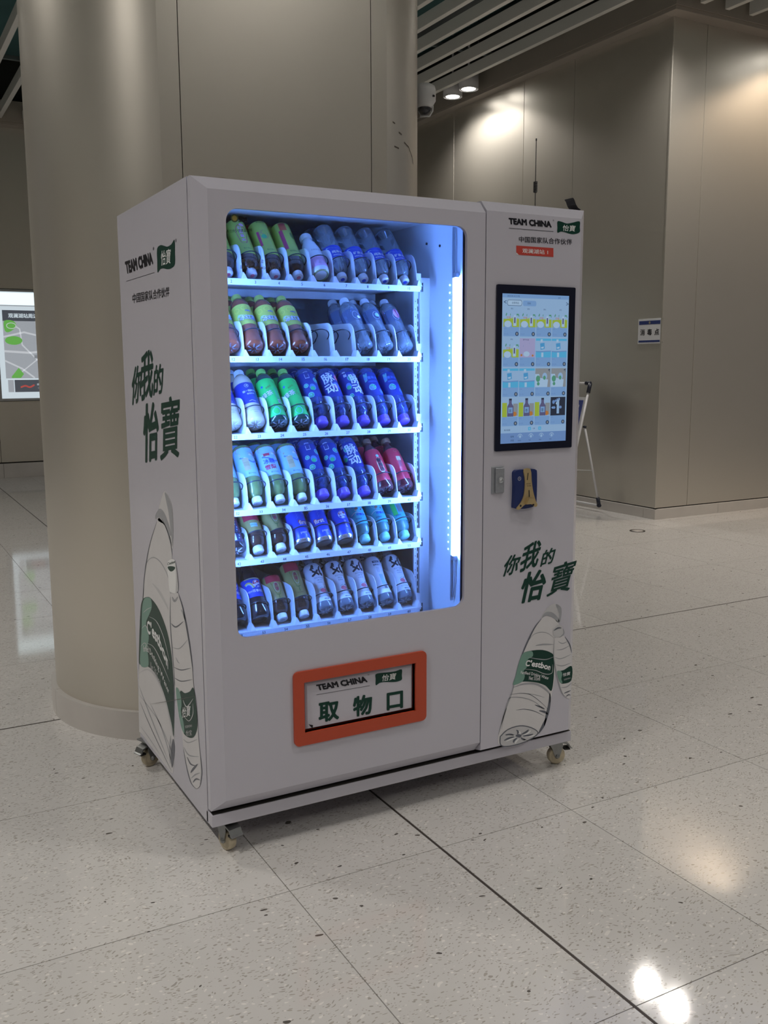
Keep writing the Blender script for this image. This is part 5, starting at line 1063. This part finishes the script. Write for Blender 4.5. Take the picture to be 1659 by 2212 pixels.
put_drink(4, 2, 'darksoda', darksoda, (), False, 'soda_bottle', 'bottle', 'dark bottle with barcode label', None, tilt=T5)
for n, v in ((43, 0), (44, 1)): put_drink(4, n - 40, 'browntea', browntea, (v,), True, 'milk_tea_bottle', 'bottle', 'small brown tea bottle with red label' if v == 0 else 'small brown tea bottle with gold label', 'small tea bottles on the fifth shelf', tilt=T5)
for n, v in ((45, 0), (46, 1), (47, 2)): put_drink(4, n - 40, 'colacan', colacan, (v,), False, 'soda_can', 'can', 'blue cola can with silver base', 'cola cans on the fifth shelf', tilt=math.radians(52))
for n, v in ((48, 0), (49, 1), (50, 2)): put_drink(4, n - 40, 'tealb', tealb, (v,), True, 'lemon_tea_bottle', 'bottle', 'small teal bottle on its aqua cap', 'teal bottles on the fifth shelf', tilt=T5)
for n in (52, 53): put_drink(5, n - 50, 'colabottle', colabottle, (), False, 'cola_bottle', 'bottle', 'dark cola bottle with blue label', 'cola bottles on the bottom shelf', tilt=math.radians(50))
for n in (54, 55): put_drink(5, n - 50, 'browntea', browntea, (1, 0.150 if n == 54 else 0.190), True, 'milk_tea_bottle', 'bottle', 'short brown tea bottle with gold label' if n == 54 else 'tall brown tea bottle with gold label', 'tea bottles on the bottom shelf')
for b in (0, 1):
    for n, v in ((56, 0), (57, 0), (58, 0), (59, 1), (60, 0)): put_drink(5, n - 50, 'sparkling', sparkling, (v,), False, 'sparkling_water_bottle', 'bottle', 'white waisted bottle with black brush character' if v == 0 else 'white waisted bottle turned to its small print', 'white sparkling water bottles on the bottom shelf', b)

# ================================================================== OTHER THINGS
# aerial on the machine's roof
ab = un((1156, 442), 1, 0.08); at_ = un((1156, 300), 1, 0.08)
an = empty('aerial', (1.205, 0.085, H)); tag(an, 'thin black whip aerial with coil standing on the machine top', 'antenna')
MB().lathe([(0.016, 0), (0.016, 0.006), (0.012, 0.012), (0.004, 0.016), (0, 0.016)], 18, BLACKM).build('magnet_base', None, an)
hh = at_.z - H; zc_ = un((1156, 404), 1, 0.085).z - H
MB().tube([(0, 0, 0.012), (0, 0, hh)], 0.0013, 6, BLACKM).build('whip', None, an)
MB().tube([(0.006 * math.cos(t * 0.9), 0.006 * math.sin(t * 0.9), zc_ - 0.017 + 0.034 * t / 70) for t in range(71)], 0.0014, 5, BLACKM).build('loading_coil', None, an)
MB().lathe([(0, hh - 0.004), (0.0022, hh - 0.004), (0.0022, hh + 0.003), (0, hh + 0.003)], 8, BLACKM).build('tip', None, an)
# loose black tape curling up at the roof corner; folded wrap edge at the left
tp = MB(); prof_ = [(1.262, 0.0), (1.268, 0.012), (1.276, 0.020), (1.282, 0.024)]
vs_ = []
for i, (x, z) in enumerate([(1.300, 0.001), (1.288, 0.006), (1.279, 0.016), (1.272, 0.030), (1.266, 0.036)]):
    vs_ += [(x, -0.030, H + z + 0.003), (x, 0.010, H + z + 0.003), (x + 0.002, 0.010, H + z + 0.0045), (x + 0.002, -0.030, H + z + 0.0045)]
fs_ = []
for i in range(4):
    for k in range(4): fs_.append((4 * i + k, 4 * i + (k + 1) % 4, 4 * i + 4 + (k + 1) % 4, 4 * i + 4 + k))
fs_ += [(0, 1, 2, 3), (16, 19, 18, 17)]
tag(tp.add(vs_, fs_, BLACKM).build('tape_strip'), 'strip of black tape peeling up at the right roof corner', 'tape')
bd = MB(); BDM = mat('cardboard_grey', (0.33, 0.29, 0.25), 0.7, noise=0.1, nscale=30)
bd.prism([(0.01, 0.02), (0.10, -0.002), (0.16, 0.03), (0.40, 0.12), (0.40, 0.30), (0.02, 0.25)], H + 0.0005, H + 0.006, lambda a, b, h: (a, b, h), BDM)
tag(bd.build('roof_sheet'), 'thin grey board lying on the left of the machine roof', 'board')

# security camera on the column
cw = mat('camera_white', (0.62, 0.62, 0.61), 0.35, noise=0.03)
cp = un((917, 213), 1, 1.30)
cc = empty('security_camera', (cp.x, 1.30, cp.z)); tag(cc, 'white dome security camera fixed to the round column edge', 'security camera')
MB().lathe([(0.0, 0.062), (0.030, 0.060), (0.046, 0.050), (0.050, 0.036), (0.050, -0.012), (0.036, -0.034), (0.030, -0.040), (0, -0.040)], 24, cw).build('housing', None, cc)
MB().lathe([(0.030, -0.036), (0.029, -0.052), (0.020, -0.068), (0.010, -0.075), (0, -0.077)], 20, mat('dome_smoked', (0.03, 0.03, 0.035), 0.08, noise=0.05)).build('dome', None, cc)
MB().tube([(0.030, -0.020, -0.030), (0.026, -0.026, -0.055), (0.008, -0.030, -0.080), (-0.03, -0.01, -0.082)], 0.004, 6, cw).build('cable', None, cc)
MB().box(-0.085, -0.02, -0.012, 0.012, 0.0, 0.03, cw, bev=0.003).build('bracket', None, cc)
MB().box(0.012, 0.022, -0.0515, -0.0485, -0.002, 0.006, BLACKM).build('badge', None, cc)

# disinfection-point notice on the right wall
nt_ = MB().box(5.5735, 5.5788, 3.895, 4.185, 1.603, 1.826, mat('notice_paper', (0.74, 0.75, 0.78), 0.4, noise=0.02), bev=0.0008).build('wall_notice')
tag(nt_, 'white notice with blue bars and three characters on the wall corner', 'sign')
a = Art(lambda a, b, L: (5.5732 - 0.0003 * L, 4.185 - a, 1.603 + b)); NB = mat('notice_blue', (0.03, 0.05, 0.20), 0.4, noise=0.05)
a.rect(0.012, 0.278, 0.172, 0.205, NB); a.rect(0.012, 0.278, 0.012, 0.030, NB); a.ring(0.145, 0.188, 0.011, 0.011, 0.003, SAND, 2); a.disc(0.145, 0.188, 0.005, 0.005, SAND, 2); a.build('notice_bars', nt_)
for k, ch in enumerate('消毒点'):
    a = Art(lambda a, b, L: (5.5732 - 0.0003 * L, 4.185 - a, 1.603 + b)); a.textbox(ch, 0.058 + 0.090 * k, 0.103, 0.058, INK, 1, 0.02); a.build('character', nt_)
for z in (1.612, 1.818): MB().box(5.5738, 5.579, 3.880, 3.896, z - 0.008, z + 0.008, mat('clear_tape', (0.55, 0.54, 0.52), 0.2, noise=0.1)).build('tape', None, nt_)

# A-frame sign stand by the wall
ES = mat('stand_white', (0.66, 0.66, 0.68), 0.35, noise=0.03); EB = mat('stand_blue', (0.05, 0.07, 0.26), 0.4, noise=0.05); EC = mat('stand_corner_navy', (0.012, 0.016, 0.035), 0.4, noise=0.1)
YE = 4.50; YE2 = 5.10
et, em_, eh, ef = un((1275, 828), 1, YE), un((1246, 963), 1, YE), un((1263, 922), 1, YE), un((1294, 1092), 1, YE)
slope = (em_ - et) / (et.z - em_.z); fb = et + slope * (et.z - 0.03)
st = empty('sign_stand', (fb.x, YE, 0)); tag(st, 'white A-frame sign stand with navy corners behind the machine', 'sign stand')
off = Vector((fb.x, YE, 0))
def bar(nm, p, q, r, m): return MB().tube([p - off, q - off], r, 10, m).build(nm, None, st)
def yy(p, y): return Vector((p.x, y, p.z))
for y in (YE, YE2):
    bar('front_leg', yy(et, y), yy(fb, y), 0.011, ES); bar('rear_leg', yy(eh, y), yy(ef, y), 0.011, ES)
    for p, q in ((et, et + slope * 0.09), (ef, ef + (eh - ef) * 0.10)): bar('corner_joint', yy(p, y), yy(q, y), 0.019, EC)
    MB().lathe([(0.0, -0.02), (0.018, -0.014), (0.024, 0.0), (0.018, 0.014), (0, 0.02)], 12, EC, Matrix.Translation(yy(ef, y) - off + Vector((0, 0, 0.0)))).build('foot', None, st)
    MB().lathe([(0.0, -0.012), (0.016, -0.010), (0.018, 0.006), (0.0, 0.012)], 12, EC, Matrix.Translation(yy(eh, y) - off)).build('hinge', None, st)
    MB().lathe([(0.0, -0.03), (0.02, -0.03), (0.02, 0.03), (0, 0.03)], 12, EC, Matrix.Translation(yy(fb, y) - off)).build('foot', None, st)
bar('top_bar', yy(et, YE + 0.05), yy(et, YE2 - 0.05), 0.011, ES); bar('bottom_bar', yy(ef, YE), yy(ef, YE2), 0.010, ES)
for y, s_ in ((YE, 1), (YE2, -1)): bar('corner_elbow', yy(et, y), yy(et, y + 0.06 * s_), 0.019, EC)
q1 = un((1272, 858), 1, YE); q2 = em_ + slope * 0.05 if False else fb + (et - fb) * 0.30
def board(nm, a0, a1, i, m, dx):
    P = [yy(a0, YE + i), yy(a0, YE2 - i), yy(a1, YE2 - i), yy(a1, YE + i)]; n = Vector((dx, 0, 0))
    vs = [p - off + n for p in P] + [p - off + n + Vector((0.004, 0, 0)) for p in P]
    return MB().add(vs, [(0, 1, 2, 3), (7, 6, 5, 4), (0, 4, 5, 1), (1, 5, 6, 2), (2, 6, 7, 3), (3, 7, 4, 0)], m).build(nm, None, st)
d_ = (fb - et).normalized(); t0 = et + d_ * ((et.z - q1.z) / -d_.z)
board('board', t0, q2, 0.0, ES, -0.006); board('board_border', t0 + d_ * 0.03, q2 - d_ * 0.03, 0.035, EB, -0.011); board('board_sheet', t0 + d_ * 0.075, q2 - d_ * 0.075, 0.075, mat('sheet_white', (0.72, 0.73, 0.76), 0.4, noise=0.02), -0.016)
MB().tube([yy(eh + (ef - eh) * 0.55, YE) - off, yy(fb + (et - fb) * 0.33, YE) - off], 0.003, 6, ES).build('stay_cord', None, st)

# floor ring cover
dr = un((1377, 1147), 2, 0)
dc = empty('floor_socket_cover', (dr.x, dr.y, 0.0002)); tag(dc, 'small dark metal ring cover set in the floor near the wall', 'floor cover')
MB().lathe([(0.066, 0), (0.066, 0.003), (0.052, 0.0035), (0.050, 0.001)], 28, mat('ring_bronze', (0.06, 0.05, 0.045), 0.4, 0.6, noise=0.1), cap=False).build('ring', None, dc)
MB().lathe([(0.0505, 0.0), (0.0505, 0.0015), (0, 0.0018)], 28, SKIRT).build('lid', None, dc)

# lit area map on the far wall
mb_ = empty('map_lightbox', (1.6, 10.6, 0.985)); tag(mb_, 'lit white area map box on the far left wall', 'map')
def mx(x0, x1, y0, y1, z0, z1, m, nm, bev=0.0): return MB().box(x0 - 1.6, x1 - 1.6, y0 - 10.6, y1 - 10.6, z0 - 0.985, z1 - 0.985, m, bev).build(nm, None, mb_)
mx(0.80, 2.40, 10.60, 10.68, 0.99, 2.395, BLACKM, 'casing'); FRM = mat('lightbox_frame_steel', (0.50, 0.51, 0.52), 0.3, 0.5, noise=0.04)
for b in ((0.80, 0.835, 0.99, 2.395), (2.365, 2.40, 0.99, 2.395), (0.835, 2.365, 0.99, 1.02), (0.835, 2.365, 2.365, 2.395)): mx(b[0], b[1], 10.575, 10.61, b[2], b[3], FRM, 'frame_bar', 0.003)
def lb(nm, c, s_=0.85): return mat('map_' + nm, (0.3, 0.3, 0.3), 0.3, emit=s_, ecol=c, noise=0.02)
LBW, LBG, LBR, LBD, LBGR, LBRED, LBHEAD = lb('white', (0.62, 0.72, 0.78)), lb('ground', (0.33, 0.36, 0.40)), lb('road', (0.55, 0.58, 0.62)), lb('dark', (0.03, 0.04, 0.06)), lb('park', (0.10, 0.40, 0.05)), lb('red', (0.45, 0.04, 0.03)), lb('head', (0.80, 1.0, 1.05), 1.15)
a = Art(lambda a, b, L: (a - 1.6, 10.600 - 10.6 - 0.001 - 0.0006 * L, b - 0.985))
a.rect(0.835, 2.365, 1.02, 2.365, LBW, 0); a.rect(0.835, 2.365, 2.20, 2.355, LBHEAD, 1); a.rect(0.835, 2.365, 2.185, 2.20, LBG, 2); a.build('diffuser', mb_)
a = Art(lambda a, b, L: (a - 1.6, 10.600 - 10.6 - 0.001 - 0.0006 * L, b - 0.985))
a.rect(0.90, 2.30, 1.275, 2.13, LBG, 2); a.rect(0.90, 2.30, 2.00, 2.135, LBD, 3); a.textbox('观澜湖站周边图', 1.18, 2.068, 0.058, LBW, 4, 0.02, center=True)
for P, wd in (([(0.90, 1.80), (1.15, 1.86), (1.40, 1.80), (1.8, 1.84), (2.3, 1.8)], 0.022), ([(0.95, 2.0), (1.10, 1.90), (1.12, 1.70), (1.35, 1.45), (1.45, 1.28)], 0.018), ([(0.90, 1.62), (1.2, 1.60), (1.6, 1.64), (2.3, 1.6)], 0.026), ([(0.9, 1.50), (1.1, 1.40), (1.25, 1.28)], 0.02), ([(1.3, 2.0), (1.32, 1.6), (1.42, 1.28)], 0.014), ([(1.0, 1.28), (1.3, 1.52), (1.6, 1.62)], 0.014)): a.line(P, wd, LBR, 3)
a.disc(1.02, 1.755, 0.105, 0.055, LBGR, 4, 24); a.poly([(0.97, 1.30), (1.06, 1.41), (1.12, 1.33), (1.08, 1.28), (0.97, 1.28)], LBGR, 4); a.poly(smooth_pts([(0.92, 2.0), (1.03, 2.0), (1.06, 1.93), (0.97, 1.86), (0.92, 1.88)], 3), LBGR, 4); a.ring(1.0, 1.94, 0.06, 0.04, 0.008, LBR, 5)
a.rect(1.26, 1.46, 1.53, 1.57, lb('station', (0.20, 0.22, 0.25)), 4); a.rect(1.00, 2.30, 1.10, 1.255, LBD, 3); a.rect(0.92, 0.99, 1.10, 1.255, LBG, 3); a.line(smooth_pts([(1.07, 1.16), (1.13, 1.18), (1.18, 1.16), (1.24, 1.19)], 3, False), 0.02, LBRED, 4)
a.textbox('图例 说明', 1.33, 1.195, 0.025, LBW, 4); a.textbox('公交 地铁', 1.33, 1.150, 0.022, LBG, 4); a.build('map_sheet', mb_)
